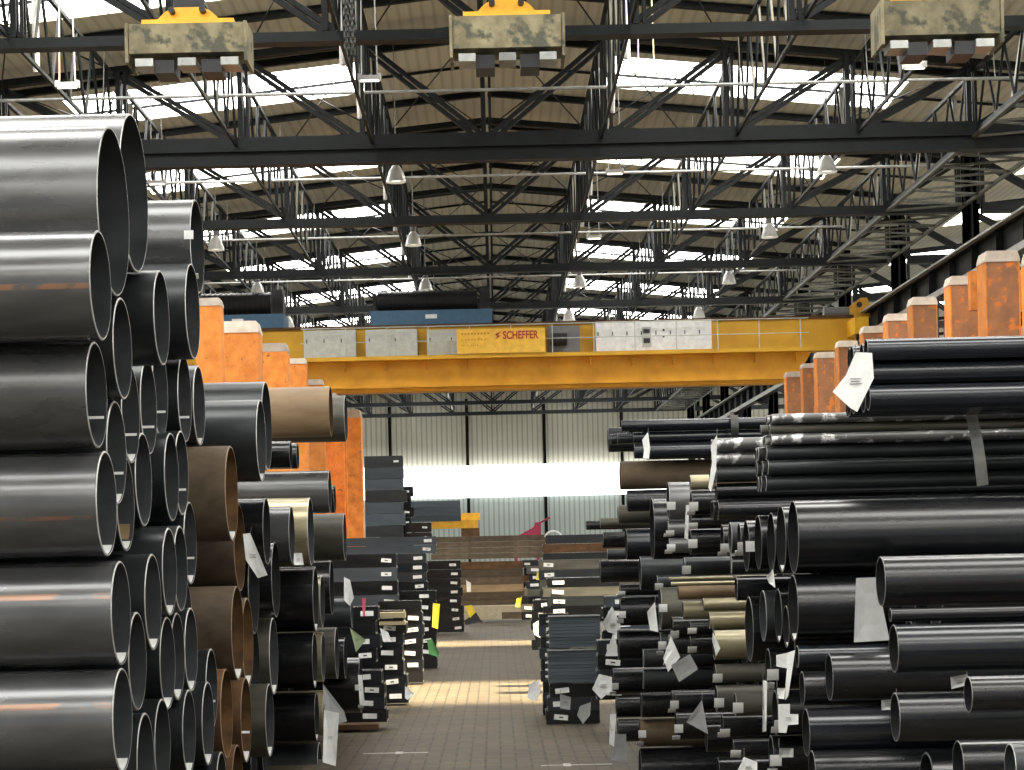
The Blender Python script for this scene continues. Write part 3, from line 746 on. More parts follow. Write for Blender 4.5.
for (cx, yt, yb, m, D, lab, st) in sorted(left, key=lambda r: (0 if r[4] else 1, r[0])):
    pipe(cx, yt, yb, -1, m, lab, GL, D=D, xend=xe_left(cx), L=5.0, seg=72, sticker=st, wall=.016)
GB = 'pipes of the second pile on the left'
left2 = [
 (232, 445, 542, 'brown_steel', 'brown rusty pipe with white spot, highest brown one behind the front pile', 'b'),
 (240, 503, 592, 'brown_steel', 'dark brown pipe tucked between upper and middle brown pipes on the left', ''),
 (238, 585, 681, 'brown_steel', 'broad brown rusty pipe in middle of the brown column on the left', 'b'),
 (248, 597, 687, 'brown_steel', 'brown pipe half hidden behind the broad brown pipe on the left', 'b'),
 (227, 668, 759, 'rust_steel', 'rust red pipe low in the brown column, beside the slate pipes', ''),
 (246.5, 677, 763, 'rust_steel', 'rust red pipe with white sticker low in brown column on the left', 'lb'),
 (238, 744, 830, 'rust_steel', 'rusty pipe cut by the lower edge, lowest in brown column', ''),
 (254, 545, 635, 'black_steel', 'black pipe behind the slanted white paper tag on the left', ''),
 (255, 624, 707, 'black_steel', 'black pipe between the brown column and tagged dark pipe, lower left', 'b'),
 (261.5, 399, 482, 'slate_steel', 'large slate pipe resting above brown column, nearer of the pair', 'b'),
 (267, 381, 471, 'slate_steel', 'large slate pipe resting above brown column, farther of the pair', ''),
 (267, 497, 565, 'black_steel', 'black open pipe in front of the cream pipe, second left pile', ''),
 (276, 541, 618, 'black_steel', 'black pipe next to slanted tag in the second left pile', ''),
 (274, 617, 695, 'olive_steel', 'olive black pipe halfway down the second left pile', 'b'),
 (270, 683, 757, 'olive_steel', 'olive black pipe near the bottom of the second left pile', 'b'),
 (292, 506, 564, 'grey_steel', 'grey pipe nested in front of the cream pipe on the left', ''),
 (311, 497, 566, 'cream_steel', 'cream coloured pipe with dark bore, middle of second left pile', ''),
 (291, 441, 468, 'black_steel', 'small black pipe below the tan pipe on the left', ''),
 (298, 443, 469, 'black_steel', 'small black pipe below the tan pipe, just behind another', ''),
 (331, 386, 437, 'tan_steel', 'tan brown pipe highest in the second left pile, nearer of two', ''),
 (346, 395, 442, 'olive_steel', 'pale pipe highest in second left pile, sticking out behind the tan pipe', ''),
 (330, 470, 513, 'grey_steel', 'grey pipe under the tan pipes, in front of orange panel', ''),
 (335, 485, 513, 'black_steel', 'black pipe end just behind the grey pipe by orange panel', ''),
 (345, 513, 561, 'olive_steel', 'short olive grey pipe end in front of the orange panel', ''),
 (316, 566, 632, 'black_steel', 'shiny black pipe, upper of the stacked dark ones beside the white tag', 'b'),
 (315, 632, 688, 'black_steel', 'shiny black pipe, second of the stacked dark ones above the white tag', 'b'),
 (317, 692, 741, 'black_steel', 'shiny black pipe, third of the stacked dark ones behind the white tag', 'b'),
 (320, 742, 795, 'slate_steel', 'slate pipe cut by the lower edge beneath the stacked dark ones', ''),
 (322.5, 575, 628, 'cream_steel', 'pale rimmed pipe just behind the uppermost shiny black one', ''),
 (323.5, 632, 682, 'cream_steel', 'pale rimmed pipe just behind the second shiny black one', ''),
 (325, 690, 736, 'cream_steel', 'pale rimmed pipe just behind the third shiny black one', ''),
 (332, 560, 615, 'black_steel', 'black pipe end beside the white ring tag, left of box sections', ''),
 (337, 627, 679, 'olive_steel', 'olive pipe end left of the pale green tag', ''),
 (345.5, 637, 679, 'black_steel', 'small black pipe end right of the olive pipe end', ''),
 (361, 657, 713, 'black_steel', 'wide black barrel pipe with upright white label, low on the left', 'w'),
 (352, 598, 628, 'slate_steel', 'slate pipe end above the pale green tag', ''),
 (329, 735, 768, 'brown_steel', 'brown pipe end cut by lower edge beside the long white tag', ''),
]
for (cx, yt, yb, m, lab, st) in sorted(left2, key=lambda r: r[0]):
    pipe(cx, yt, yb, -1, m, lab, GB, xend=xe_left(cx), L=5.0 if cx < 300 else 3.2, seg=56, sticker=st)

# --- right side
GR = 'pipes of the right hand piles'
def xe_right(cx):
    pts = [(535, .8), (560, 1.0), (600, 1.4), (640, 1.7), (700, 2.0), (800, 2.2), (900, 2.35), (1024, 2.6)]
    for (a, va), (c, vc) in zip(pts, pts[1:]):
        if cx <= c: return va + (vc - va) * max(0, (cx - a)) / (c - a)
    return pts[-1][1]
right = [
 (793, 500, 574, 'black_steel', 'longest black pipe on the right, lying directly under the strapped bundle', ''),
 (793, 574, 642, 'black_steel', 'black pipe behind the folded grey sheet, under the longest one', 'b'),
 (880.5, 556, 607, 'black_steel', 'glossy black pipe with grey sheet hanging at its end, right side', ''),
 (890, 608, 622, 'black_steel', 'thin black tube lying below the glossy pipe with grey sheet', ''),
 (893.5, 624, 673, 'blue_steel', 'glossy black pipe with two bright streaks, beneath the thin tube', ''),
 (797, 645, 668, 'blue_steel', 'narrow shiny tube right of the white stickers, at mid height', ''),
 (829, 653, 701, 'black_steel', 'black pipe end showing an open bore, left of the two-streak pipe', ''),
 (802, 671, 706, 'black_steel', 'black pipe end under the narrow shiny tube on the right', ''),
 (806, 708, 757, 'blue_steel', 'glossy pipe with sharp white streak low on the right', ''),
 (895, 692, 742, 'black_steel', 'black pipe with sticker at its open end, low on the right', ''),
 (968, 676, 713, 'black_steel', 'dull black pipe with paper sticker in front of its end, lower right', ''),
 (958, 740, 790, 'black_steel', 'black pipe end in the lower right corner, larger of two', ''),
 (1010, 743, 790, 'slate_steel', 'grey pipe end in the lower right corner, at the very edge', ''),
 (812, 750, 795, 'black_steel', 'black pipe cut by lower edge beneath the sharp streak pipe', ''),
 (781, 505, 573, 'black_steel', 'black pipe end immediately left of the longest black pipe', 'b'),
 (771, 512, 572, 'black_steel', 'black pipe end, second to left of the longest black pipe', ''),
 (758, 515, 570, 'black_steel', 'black pipe end, third to left of the longest black pipe', ''),
 (746, 520, 572, 'black_steel', 'black pipe end beneath the wrapped ribbed bundle', 'w'),
 (722, 524, 556, 'black_steel', 'narrow black pipe end below the ribbed bundle, first of three', 'w'),
 (730, 522, 554, 'slate_steel', 'narrow slate pipe end below the ribbed bundle, second of three', ''),
 (739, 523, 556, 'black_steel', 'narrow black pipe end below the ribbed bundle, third of three', 'w'),
 (736, 576, 601, 'black_steel', 'black pipe end where the light brown tube disappears, right side', ''),
 (749, 596, 662, 'black_steel', 'large black pipe end where the cream tubes disappear', ''),
 (731, 556, 575, 'black_steel', 'black pipe end by the long white label under the ribbed bundle', ''),
 (786, 605, 648, 'black_steel', 'black pipe end beside and below the small white triangle tag', 'b'),
 (778, 588, 643, 'black_steel', 'black pipe end right of the upright white tag on the right', 'b'),
 (763, 590, 642, 'slate_steel', 'slate pipe end with curved white tag at its mouth', ''),
 (768, 648, 690, 'black_steel', 'black pipe end left of the white stickers at mid height', 'w'),
 (775, 690, 735, 'black_steel', 'black pipe end left of white stickers, below mid height', 'w'),
 (771, 735, 775, 'black_steel', 'black pipe end beside the lowest white sticker', 'w'),
 (715, 664, 683, 'olive_steel', 'long shiny tube just under the three cream tubes', 'w'),
 (716, 685, 712, 'olive_steel', 'shiny tube second under the three cream tubes', 'w'),
 (735, 693, 716, 'olive_steel', 'short pale tube beside the long upright white strip', 'w'),
 (722, 714, 737, 'black_steel', 'black tube low on the right beside the upright white strip', 'w'),
 (733, 739, 757, 'black_steel', 'black tube low on the right below the upright white strip', 'w'),
 (718, 757, 785, 'black_steel', 'black tube cut by lower edge behind the lower white tag', ''),
 (706, 724, 752, 'black_steel', 'black tube behind the big grey triangular tag', ''),
 (714, 630, 660, 'cream_steel', 'cream tube, lowest of the three stepped ones on the right', ''),
 (709, 612, 629, 'cream_steel', 'cream tube, middle of the three stepped ones on the right', ''),
 (703, 598, 611, 'cream_steel', 'cream tube, highest of the three stepped ones on the right', ''),
 (683, 601, 620, 'cream_steel', 'short cream tube left of the three stepped ones', ''),
 (678, 586, 600, 'tan_steel', 'light brown tube lying above the cream ones', ''),
 (669, 577, 581, 'cream_steel', 'thin pale rod, upper of two above the light brown tube', ''),
 (671, 582, 586, 'cream_steel', 'thin pale rod, lower of two above the light brown tube', ''),
 (684, 557, 576, 'slate_steel', 'dull grey rough pipe above the two thin pale rods', 'w'),
 (690, 529, 555, 'black_steel', 'black pipe with stickers, third down right of the white tape strip', 'w'),
 (691, 515, 529, 'black_steel', 'black pipe between two stickered ones right of tape strip', 'w'),
 (691, 491, 515, 'black_steel', 'black pipe with bright top, second down right of tape strip', 'w'),
 (690, 475, 490, 'cream_steel', 'small pale pipe uppermost right of the white tape strip', ''),
 (668, 482, 520, 'grey_steel', 'bright topped grey pipe under the brown pipe end on the right', 'w'),
 (668, 521, 536, 'grey_steel', 'grey pipe below the bright topped one beside white tape strip', 'w'),
 (669, 538, 553, 'grey_steel', 'grey pipe, lower of those left of the white tape strip', 'w'),
 (657, 575, 590, 'slate_steel', 'small slate pipe end left of the two thin pale rods', 'w'),
 (660, 587, 630, 'olive_steel', 'shiny upright stack end pipe right of the curled white tag', 'w'),
 (652, 498, 560, 'black_steel', 'dark pipe end left of the curved white cable loop', ''),
 (627, 490, 512, 'black_steel', 'black pipe under the big brown pipe on the right', ''),
 (618, 505, 524, 'olive_steel', 'dull pipe end poking out below the brown pipe', ''),
 (626, 528, 560, 'blue_steel', 'blue grey pipe end with lit top, right of the end wall', ''),
 (603, 532, 545, 'black_steel', 'small black pipe poking left beside the blue grey pipe end', ''),
 (600, 518, 528, 'olive_steel', 'small tube poking furthest left under the brown pipe', ''),
 (586, 521, 530, 'black_steel', 'thin tube poking out over the far stacks, highest', ''),
 (602, 541, 548, 'black_steel', 'thin tube poking out over the far stacks, second', ''),
 (607, 549, 560, 'slate_steel', 'slate tube end beside the far box sections', ''),
 (600, 560, 583, 'black_steel', 'wide black pipe end right of the far plate stack', ''),
 (620, 584, 596, 'black_steel', 'black pipe end below the wide black one, upper of three', 'w'),
 (620, 597, 626, 'black_steel', 'black pipe end below the wide black one, middle of three', 'w'),
 (618, 629, 660, 'black_steel', 'black pipe end behind the white paper tags, lowest of three', ''),
 (640, 556, 590, 'slate_steel', 'slate pipe end rising left of the small slate pipe', ''),
 (613, 668, 695, 'black_steel', 'black pipe end right of the fluttering white tag, upper of two', 'w'),
 (616, 696, 718, 'black_steel', 'black pipe end right of the fluttering white tag, lower of two', ''),
 (643, 649, 668, 'slate_steel', 'slate pipe end left of the grey square tag, upper of two', ''),
 (643, 669, 689, 'slate_steel', 'slate pipe end left of the grey square tag, lower of two', ''),
 (641, 692, 718, 'black_steel', 'black pipe end directly above the brown pipe at lower edge', ''),
 (640, 719, 747, 'brown_steel', 'brownish pipe near the lower edge right of the hanging tags', 'w'),
 (618, 719, 742, 'black_steel', 'black pipe end behind the hanging white tag near lower edge', ''),
 (640, 748, 790, 'black_steel', 'black pipe end at the lower edge under the brownish pipe', ''),
 (672, 690, 712, 'black_steel', 'small black pipe behind the grey square tag', 'w'),
 (676, 712, 740, 'black_steel', 'small black pipe left of the grey triangular tag', 'w'),
 (660, 632, 655, 'slate_steel', 'small slate pipe left of the pointed white tag', 'w'),
 (672, 616, 640, 'black_steel', 'small black pipe with stickers above the pointed white tag', 'w'),
 (690, 621, 634, 'black_steel', 'small black tube end with printed sticker, right of two', 'w'),
 (690, 636, 652, 'black_steel', 'small black tube end below the printed sticker', 'w'),
 (620, 461, 490, 'brown_steel', 'big brown pipe reaching over the far wall window on the right', ''),
]
for (cx, yt, yb, m, lab, st) in sorted(right, key=lambda r: -r[0]):
    pipe(cx, yt, yb, 1, m, lab, GR, xend=xe_right(cx), L=6.0, seg=48, sticker=st)

# --- bundles of tubes high on the right
def tube(x, Y, Z, R, L, side, m, lab, grp, name='steel_tube'):
    b, mats = pipe_mesh(R, L, side, m, max(.006, R * .08), 28)
    o = b.build(name, mats, None, True); o.location = (x, Y, Z)
    PLACED.append((Y, Z, R, min(x, x + side * L), max(x, x + side * L)))
    return tag(o, lab, 'tube', grp)
def bundle(px, rows, Y, L, m, grp, bundle_name, depth=3, jit=.25, sink=None):
    """rows: list of (y_top, y_bottom); depth: tubes per row going away"""
    for i, (a, c) in enumerate(rows):
        X, Z = at(px, (a + c) / 2, Y); R = (c - a) * Y / F / 2 * .98
        for d in range(depth):
            yy = Y + d * R * 2.04 + (R if i % 2 else 0)
            xj = X + random.uniform(-jit, jit) * (1 if d else .35)
            mm = m if not isinstance(m, (list, tuple)) else m[min(i, len(m) - 1)]
            lab = '%s, %s row down, %s back' % (bundle_name, ORD[i + 1], ORD[d + 1])
            tube(xj, yy, Z, R, L, 1, mm, lab, grp)
bundle(769, [(414, 424), (424, 434), (434, 445), (445, 460), (460, 475), (475, 491)], 16.2, 5.5, ['wrapped_steel', 'olive_steel', 'wrapped_steel', 'slate_steel', 'slate_steel', 'slate_steel'], 'tubes of the strapped bundle', 'grey tube of the strapped bundle', 4, .06)
bundle(868, [(339, 361), (362, 383), (385, 411)], 15.0, 5.5, 'blue_steel', 'blue black tubes on top at right', 'blue black tube on the top right heap', 5, .05)
bundle(717, [(438, 451), (452, 466), (467, 482), (483, 499), (500, 520)], 18.9, 6, ['wrapped_steel', 'wrapped_steel', 'slate_steel', 'black_steel', 'black_steel'], 'tubes of the ribbed bundle', 'dark tube of the ribbed bundle', 3, .04)
bundle(628, [(420, 431), (432, 443), (444, 459)], 24.6, 6, 'blue_steel', 'tubes of the far top bundle', 'blue grey tube in bundle over the brown pipe', 3, .35)
X, Z = at(610, 438, 26.5); tube(X, 27.0, Z, .165, 7, 1, 'blue_steel', 'blue grey pipe poking furthest left from upper bundle over brown pipe', 'tubes of the far top bundle')
def strap(px, pyt, pyb, Y, label, dx=0.0, m='galvanised'):
    X, zt = at(px, pyt, Y); zb = at(px, pyb, Y)[1]
    b = MB(); n = 10; pts = []
    for i in range(n + 1):
        s = i / n; z = zt + (zb - zt) * s
        pts.append((X + dx * s, Y - .12 - .05 * math.sin(PI * s), z))
    pts = [(X - dx * .3, Y + .25, zt + .02)] + pts
    for p, q in zip(pts, pts[1:]): b.bar(p, q, .09, .012, up=(0, 1, .2))
    return tag(b.build('steel_strap', m), label, 'strap')
strap(966, 408, 486, 15.95, 'grey steel strap around the long strapped tube bundle on the right', .09)
strap(733, 416, 440, 24.3, 'dark strap around upper tube bundle over the brown pipe', 0, 'chain_steel')

# pipes lying further inside the piles
def inner(y0, y1, D, X, side, L, top, m, label, grp, seg):
    r = D / 2; row = 0; z = r
    while True:
        y = y0 + (r if row % 2 else 0); some = False
        while y < y1:
            if z + r < top(y):
                some = True
                xe = X + random.uniform(0, .25) * side
                a, b_ = (xe - L, xe) if side < 0 else (xe, xe + L)
                if not hit(y, z, r, a, b_):
                    PLACED.append((y, z, r, a, b_))
                    b, mats = pipe_mesh(r * .99, L, side, m, .014, 32)
                    o = b.build('steel_pipe', mats, None, True); o.location = (xe, y, z); tag(o, label, 'pipe', grp)
            y += D * 1.005
        if not some: break
        z += D * .87; row += 1
inner(15.2, 23.5, .7, -3.15, -1, 4.0, lambda y: 4.6 if y < 17 else 3.9 if y < 20 else 2.9, 'slate_steel', 'dark pipe lying recessed deep inside the left front pile', 'recessed pipes of the left front pile', 32)
inner(24, 31, .6, -2.9, -1, 3.0, lambda y: 2.6 if y < 28 else 1.9, 'black_steel', 'black pipe lying recessed inside the second pile on the left', 'recessed pipes of the second left pile', 32)
inner(13.4, 20, .5, 2.75, 1, 5.0, lambda y: 2.95, 'black_steel', 'black pipe lying recessed inside the near right pile', 'recessed pipes of the near right pile', 32)
inner(20.3, 30, .5, 2.55, 1, 5.0, lambda y: 2.9 if y < 25 else 2.6, 'black_steel', 'black pipe lying recessed inside the far right pile', 'recessed pipes of the far right pile', 32)

# ---------------------------------------------------------------- box sections and plates
def box_tube(x_end, Y, z0, h, d, L, side, m, lab, grp, sticker=True, name='box_section', cat='box section', slab=False, hollow=True):
    """square hollow section lying along x, open end at x_end"""
    b = MB(); w = min(.02, h * .12)
    s = side
    def ring(x, ins): return [(x, Y + ins, z0 + ins), (x, Y + d - ins, z0 + ins), (x, Y + d - ins, z0 + h - ins), (x, Y + ins, z0 + h - ins)]
    v = ring(x_end + s * L, 0) + ring(x_end, 0) + ring(x_end, w) + ring(x_end + s * min(L, 1.5), w)
    fs = [(0, 1, 2, 3)] + [(i, (i + 1) % 4, 4 + (i + 1) % 4, 4 + i) for i in range(4)]
    rim = [(4 + i, 4 + (i + 1) % 4, 8 + (i + 1) % 4, 8 + i) for i in range(4)]
    inn = [(8 + i, 8 + (i + 1) % 4, 12 + (i + 1) % 4, 12 + i) for i in range(4)] + [(12, 13, 14, 15)]
    b.add(v, fs, 0); b.f += rim; b.mi += [1] * 4; b.f += inn; b.mi += [2] * 5
    loc = (x_end, Y, z0)
    o = b.build(name, [m, 'galvanised' if not slab else m, 'bore_dark'], None, False, loc)
    tag(o, lab, cat, grp)
    if sticker:
        c = MB(); sw, sh = min(.22, L * .3), min(h * .4, .085)
        off = random.uniform(.08, .2)
        mt = Matrix.Rotation(random.uniform(-.12, .12), 3, 'Y')
        c.box((s * (off + sw / 2), -.006, h * .5), (sw, .008, sh), 0, mt); random.random() < .5 and c.box((s * (off + sw / 2), -.012, h * .5), (sw * .3, .004, sh * .25), 1, mt)
        k = c.build('sticker', ['paper', 'print_black'], o)
    return o
def stack(px_end, px_far, py_top, py_bot, n, Y, side, m, desc, grp, d=.35, sticker=True, jit=3.0, hs=None, cat='box section', name='box_section'):
    h_all = at(px_end, py_top, Y)[1] - at(px_end, py_bot, Y)[1]
    zb = max(0.0, at(px_end, py_bot, Y)[1])
    hs = hs or [1] * n; tot = sum(hs); z = zb
    for i in range(n):
        h = h_all * hs[i] / tot
        xe = at(px_end + random.uniform(-jit, jit), py_bot, Y)[0]; xf = at(px_far, py_bot, Y)[0]
        mm = m[i % len(m)] if isinstance(m, (list, tuple)) else m
        box_tube(xe, Y, z, h * .965, d, max(.5, abs(xf - xe)), side, mm, '%s, %s from bottom' % (desc, ORD[i + 1]), grp, sticker and random.random() < (sticker if isinstance(sticker, float) else .9), cat=cat, name=name)
        z += h
GX = 'box sections on the left of aisle'
MM = ['black_steel', 'blue_steel', 'black_steel']
stack(385, 335, 670, 722, 4, 31.2, -1, MM, 'black box section in the nearest short stack left of aisle', GX, .5)
stack(406, 340, 610, 703, 7, 36.0, -1, MM, 'black box section in the second stack left of aisle', GX, .5, hs=[1, 1, 1, 1, .8, .8, .8])
stack(425, 380, 600, 682, 7, 41.5, -1, MM, 'black box section in the third stack left of aisle', GX, .45)
stack(437, 400, 590, 668, 7, 47, -1, MM, 'black box section in the fourth stack left of aisle', GX, .45, jit=1)
stack(398, 300, 553, 608, 4, 43, -1, ['bluegrey_steel', 'black_steel'], 'dark box section in the tall middle stack at left', GX, .5, jit=1)
stack(427, 330, 553, 600, 5, 50, -1, ['slate_steel', 'blue_steel'], 'slate box section in the long low stack left of aisle', GX, .5, jit=1)
stack(437, 345, 536, 553, 2, 56, -1, 'bluegrey_steel', 'slate box section lying across the top of the long low stack', GX, .5, jit=1)
stack(463, 380, 560, 632, 8, 66, -1, 'black_steel', 'black box section in the last stack left of aisle', GX, .6, jit=1.5)
stack(378, 330, 606, 662, 4, 34.5, -1, MM, 'dark box section under the pink tag at left', GX, .5)
stack(406, 366, 455, 548, 8, 88, -1, ['bluegrey_steel', 'slate_steel', 'bluegrey_steel'], 'blue grey box section in tallest stack beside far window', GX, .8, .3, jit=3)
stack(413, 380, 486, 548, 6, 92, -1, 'black_steel', 'black box section behind the tallest stack beside far window', GX, .8, jit=2)
stack(461, 400, 500, 521, 3, 97, -1, 'bluegrey_steel', 'slate box section on the orange rack arm at left', GX, .6, False, jit=.5)
stack(432, 400, 522, 542, 2, 90, -1, 'black_steel', 'black box section with sticker below the orange rack arm', GX, .8, jit=1)
# cream topped flats
for i, (a, c) in enumerate(((612, 618), (621, 625))):
    X, z1 = at(405, a, 35.7); z0 = at(405, c, 35.7)[1]; x0 = at(379, a, 35.7)[0]
    b = MB(); b.box(((X + x0) / 2, 35.85, (z0 + z1) / 2), (X - x0, .3, z1 - z0 - .01)); tag(b.build('flat_bar', 'cream_steel'), 'cream coloured flat bar on the second stack, %s of two' % ('upper', 'lower')[i], 'flat bar', 'cream flat bars')
# right of the aisle
GY = 'sections on the right of the aisle'
def plate_pack(px0, px1, pyt, pyb, Y, d, label, m='blue_steel'):
    X, z1 = at(px0, pyt, Y); z0 = at(px0, pyb, Y)[1]; x1 = at(px1, pyt, Y)[0]
    t = empty('section_pack', (X, Y, z0), label, 'section pack', 'packs of sections by the aisle')
    n = 9; h = (z1 - z0) / n
    for i in range(n):
        b = MB(); b.box(((x1 - X) / 2, d / 2, h * (i + .5)), (x1 - X, d, h * .93)); b.build('strip', m, t)
        b = MB(); b.box((-.02, d * .3, h * (i + .5)), (.04, .12, h * .5)); b.build('end_plug', 'paper' if i % 2 else 'rubber_black', t)
    b = MB(); b.box(((x1 - X) / 2, -.01, z1 - z0 + .01), (x1 - X, .04, .02)); b.build('edge_lath', 'galvanised', t)
plate_pack(549, 600, 617, 648, 31.5, .8, 'blue grey pack of thin sections beside the aisle, upper of two', 'bluegrey_steel')
plate_pack(548, 600, 651, 683, 31.4, .8, 'blue grey pack of thin sections beside the aisle, lower of two', 'bluegrey_steel')
stack(549, 600, 684, 724, 3, 31.5, 1, ['black_steel', 'slate_steel', 'black_steel'], 'black box section under the blue grey packs right of the aisle', GY, .6)
stack(545, 620, 578, 616, 4, 38, 1, ['black_steel', 'slate_steel', 'olive_steel'], 'dark box section with pale edge right of aisle, near row', GY, .6)
stack(538, 640, 560, 600, 4, 45, 1, ['slate_steel', 'olive_steel'], 'slate box section with pale edge right of aisle, middle row', GY, .6)
stack(546, 640, 535, 562, 3, 56, 1, ['slate_steel', 'rust_steel', 'slate_steel'], 'slate or rusty box section right of aisle, far row', GY, .6, False)
stack(533, 560, 600, 650, 5, 40, 1, 'black_steel', 'small black box section with plugs by the right aisle edge', GY, .5)
stack(523, 560, 588, 620, 4, 60, 1, ['black_steel', 'olive_steel'], 'black box section far back on the right aisle edge', GY, .5)
stack(542, 548, 618, 720, 9, 33.2, 1, ['black_steel', 'slate_steel'], 'small stubby black section at right aisle edge behind the packs', GY, .3, .6, jit=2)
stack(599, 660, 640, 700, 4, 30.0, 1, ['black_steel', 'slate_steel'], 'black box section between the packs and round pipe ends', GY, .5, .4, jit=2)
stack(604, 660, 596, 642, 4, 33.0, 1, ['black_steel', 'bluegrey_steel'], 'dark box section behind the tilted printed tag, right side', GY, .5, .6, jit=3)
stack(570, 640, 588, 622, 3, 42.0, 1, ['black_steel', 'slate_steel'], 'dark box section behind the upper blue grey pack', GY, .5, .3, jit=3)
stack(528, 556, 566, 604, 5, 52.5, 1, ['black_steel', 'olive_steel', 'slate_steel'], 'narrow section end with plug, far right aisle edge', GY, .5, .8, jit=2)
# far stacks across the end of the aisle
GZ = 'brown sections across the aisle end'
stack(432, 548, 537, 560, 4, 82, 1, 'brown_steel', 'long dark brown section lying across the aisle end', GZ, .7, False, jit=1)
stack(524, 560, 560, 606, 6, 76.3, 1, ['slate_steel', 'brown_steel', 'black_steel', 'rust_steel', 'black_steel', 'slate_steel'], 'dark section filling the right end of aisle block', GZ, .9, .5, jit=1.5)
stack(460, 524, 562, 608, 6, 76, 1, ['brown_steel', 'brown_steel', 'tan_steel', 'brown_steel', 'brown_steel', 'rust_steel'], 'brown section in the block closing the aisle', GZ, .9, False, jit=1.5)
stack(462, 524, 606, 620, 1, 75, 1, 'pale_wood', 'pale timber bearer under the block closing the aisle', 'timber bearers', .8, False, jit=0, cat='bearer', name='timber_bearer')
stack(502, 522, 612, 619, 1, 72, 1, 'brown_steel', 'short brown beam end in front of the timber bearer', 'timber bearers', .4, False, jit=0, cat='bearer', name='steel_bearer')
# bearers under the near left stack
X0b, Z0b = at(336, 727, 31.0); X1b, _ = at(379, 727, 31.0)
b = MB(); b.bar((X0b - 2, 31.0, Z0b), (X1b, 31.0, Z0b), .3, .08); tag(b.build('steel_bearer', 'rust_steel'), 'rusty flat bearer under the nearest short stack left of aisle', 'bearer')
b = MB(); b.box((at(350, 745, 31.2)[0], 31.3, Z0b / 2 - .02), (.35, .3, Z0b - .05)); tag(b.build('bearer_block', 'black_steel'), 'dark block on the floor carrying the rusty bearer', 'block')

# orange rack arm, magenta frame, far things
Yf = 99
x0, z1 = at(432, 521, Yf); x1, z0 = at(478, 528, Yf)
t = empty('cantilever_rack', (x0, Yf, z0), 'orange cantilever rack arm under slate sections near the far window', 'rack arm')
b = MB(); b.box(((x1 - x0) / 2, 0, (z1 - z0) / 2), (x1 - x0, .4, z1 - z0)); b.build('arm', 'magnet_yellow', t)
b = MB(); xx = at(470, 521, Yf)[0] - x0; b.prism([(xx - .6, z1 - z0), (xx + .5, z1 - z0), (xx + .5, z1 - z0 + .35), (xx - .35, z1 - z0 + .35)], -.2, .2); b.build('arm_stop', 'magnet_yellow', t)
b = MB(); b.box((xx, 0, -.2), (.9, .3, .4)); b.build('foot', 'rust_steel', t)
x0, z0 = at(512, 538, 110); x1, z1 = at(541, 524, 110)
b = MB(); b.prism([(x0, z0), (x1, z0), (x1, z1 + .1), (x1 - .3, z1 + .1), (x1 - .4, z1 - .15), (x0 + .4, z0 + .15)], 110, 110.8)
b.rod((x1 - .2, 110.4, z1), (x1 + .5, 110.4, z1 + .35), .05); b.rod((x0 + .2, 110.4, 0), (x0 + .2, 110.4, z0), .1); b.rod((x1 - .2, 110.4, 0), (x1 - .2, 110.4, z0), .1)
tag(b.build('machine_guard', 'magenta_paint'), 'magenta sloping machine part in front of the far wall', 'machine')
b = MB(); prev = None
for i in range(9):
    s = i / 8; xx, zz = at(545 + 17 * s, 537 - 6 * math.sin(PI * s) ** .5, 80)
    if prev: b.rod(prev, (xx, 80, zz), .04, 6)
    prev = (xx, 80, zz)
tag(b.build('lifting_loop', 'paper'), 'white curved sling loop on the stack before the far wall', 'sling')

# ---------------------------------------------------------------- hanging tags
def sheet(pts, Y, m, label, name='paper_tag', cat='tag', bend=.03, grp=None, pr=True, cord=True):
    """sheet of paper given by its outline (pixels) at distance Y, with a slight curl and real thickness"""
    P = [at(px, py, Y) for px, py in pts]
    cxm = sum(p[0] for p in P) / len(P); czm = sum(p[1] for p in P) / len(P)
    n = len(P); w = max(p[0] for p in P) - min(p[0] for p in P) or 1
    def yy(x, z): return Y - bend * ((x - cxm) / w * 2) ** 2 + .25 * (z - czm) * .2
    t = .003
    inner = [((p[0] + cxm) / 2, (p[1] + czm) / 2) for p in P]
    vs = []
    for dy in (0, t):
        vs += [(x, yy(x, z) + dy, z) for x, z in P] + [(x, yy(x, z) + dy, z) for x, z in inner]
    k = 2 * n; fs = []
    for i in range(n):
        j = (i + 1) % n
        fs.append((i, j, n + j, n + i)); fs.append((k + i, k + n + i, k + n + j, k + j)); fs.append((i, k + i, k + j, j))
    fs.append(tuple(range(n, 2 * n))); fs.append(tuple(k + n + i for i in range(n - 1, -1, -1)))
    o = MB(); o.add(vs, fs)
    o = o.build(name, m, None, False, (cxm, Y, czm)); tag(o, label, cat, grp)
    if pr:
        b = MB()
        for q in range(3): b.box((0, -.012, w * .06 * (q - 1)), (w * (.3, .22, .26)[q], .004, w * .014))
        b.build('print', 'print_black', o)
    if cord:
        top = max(P, key=lambda p: p[1])
        b = MB(); b.rod((top[0] - cxm, .0, top[1] - czm), (top[0] - cxm + .01, .07, top[1] - czm + .06), .003, 5); b.build('wire', 'chain_steel', o)
    return o
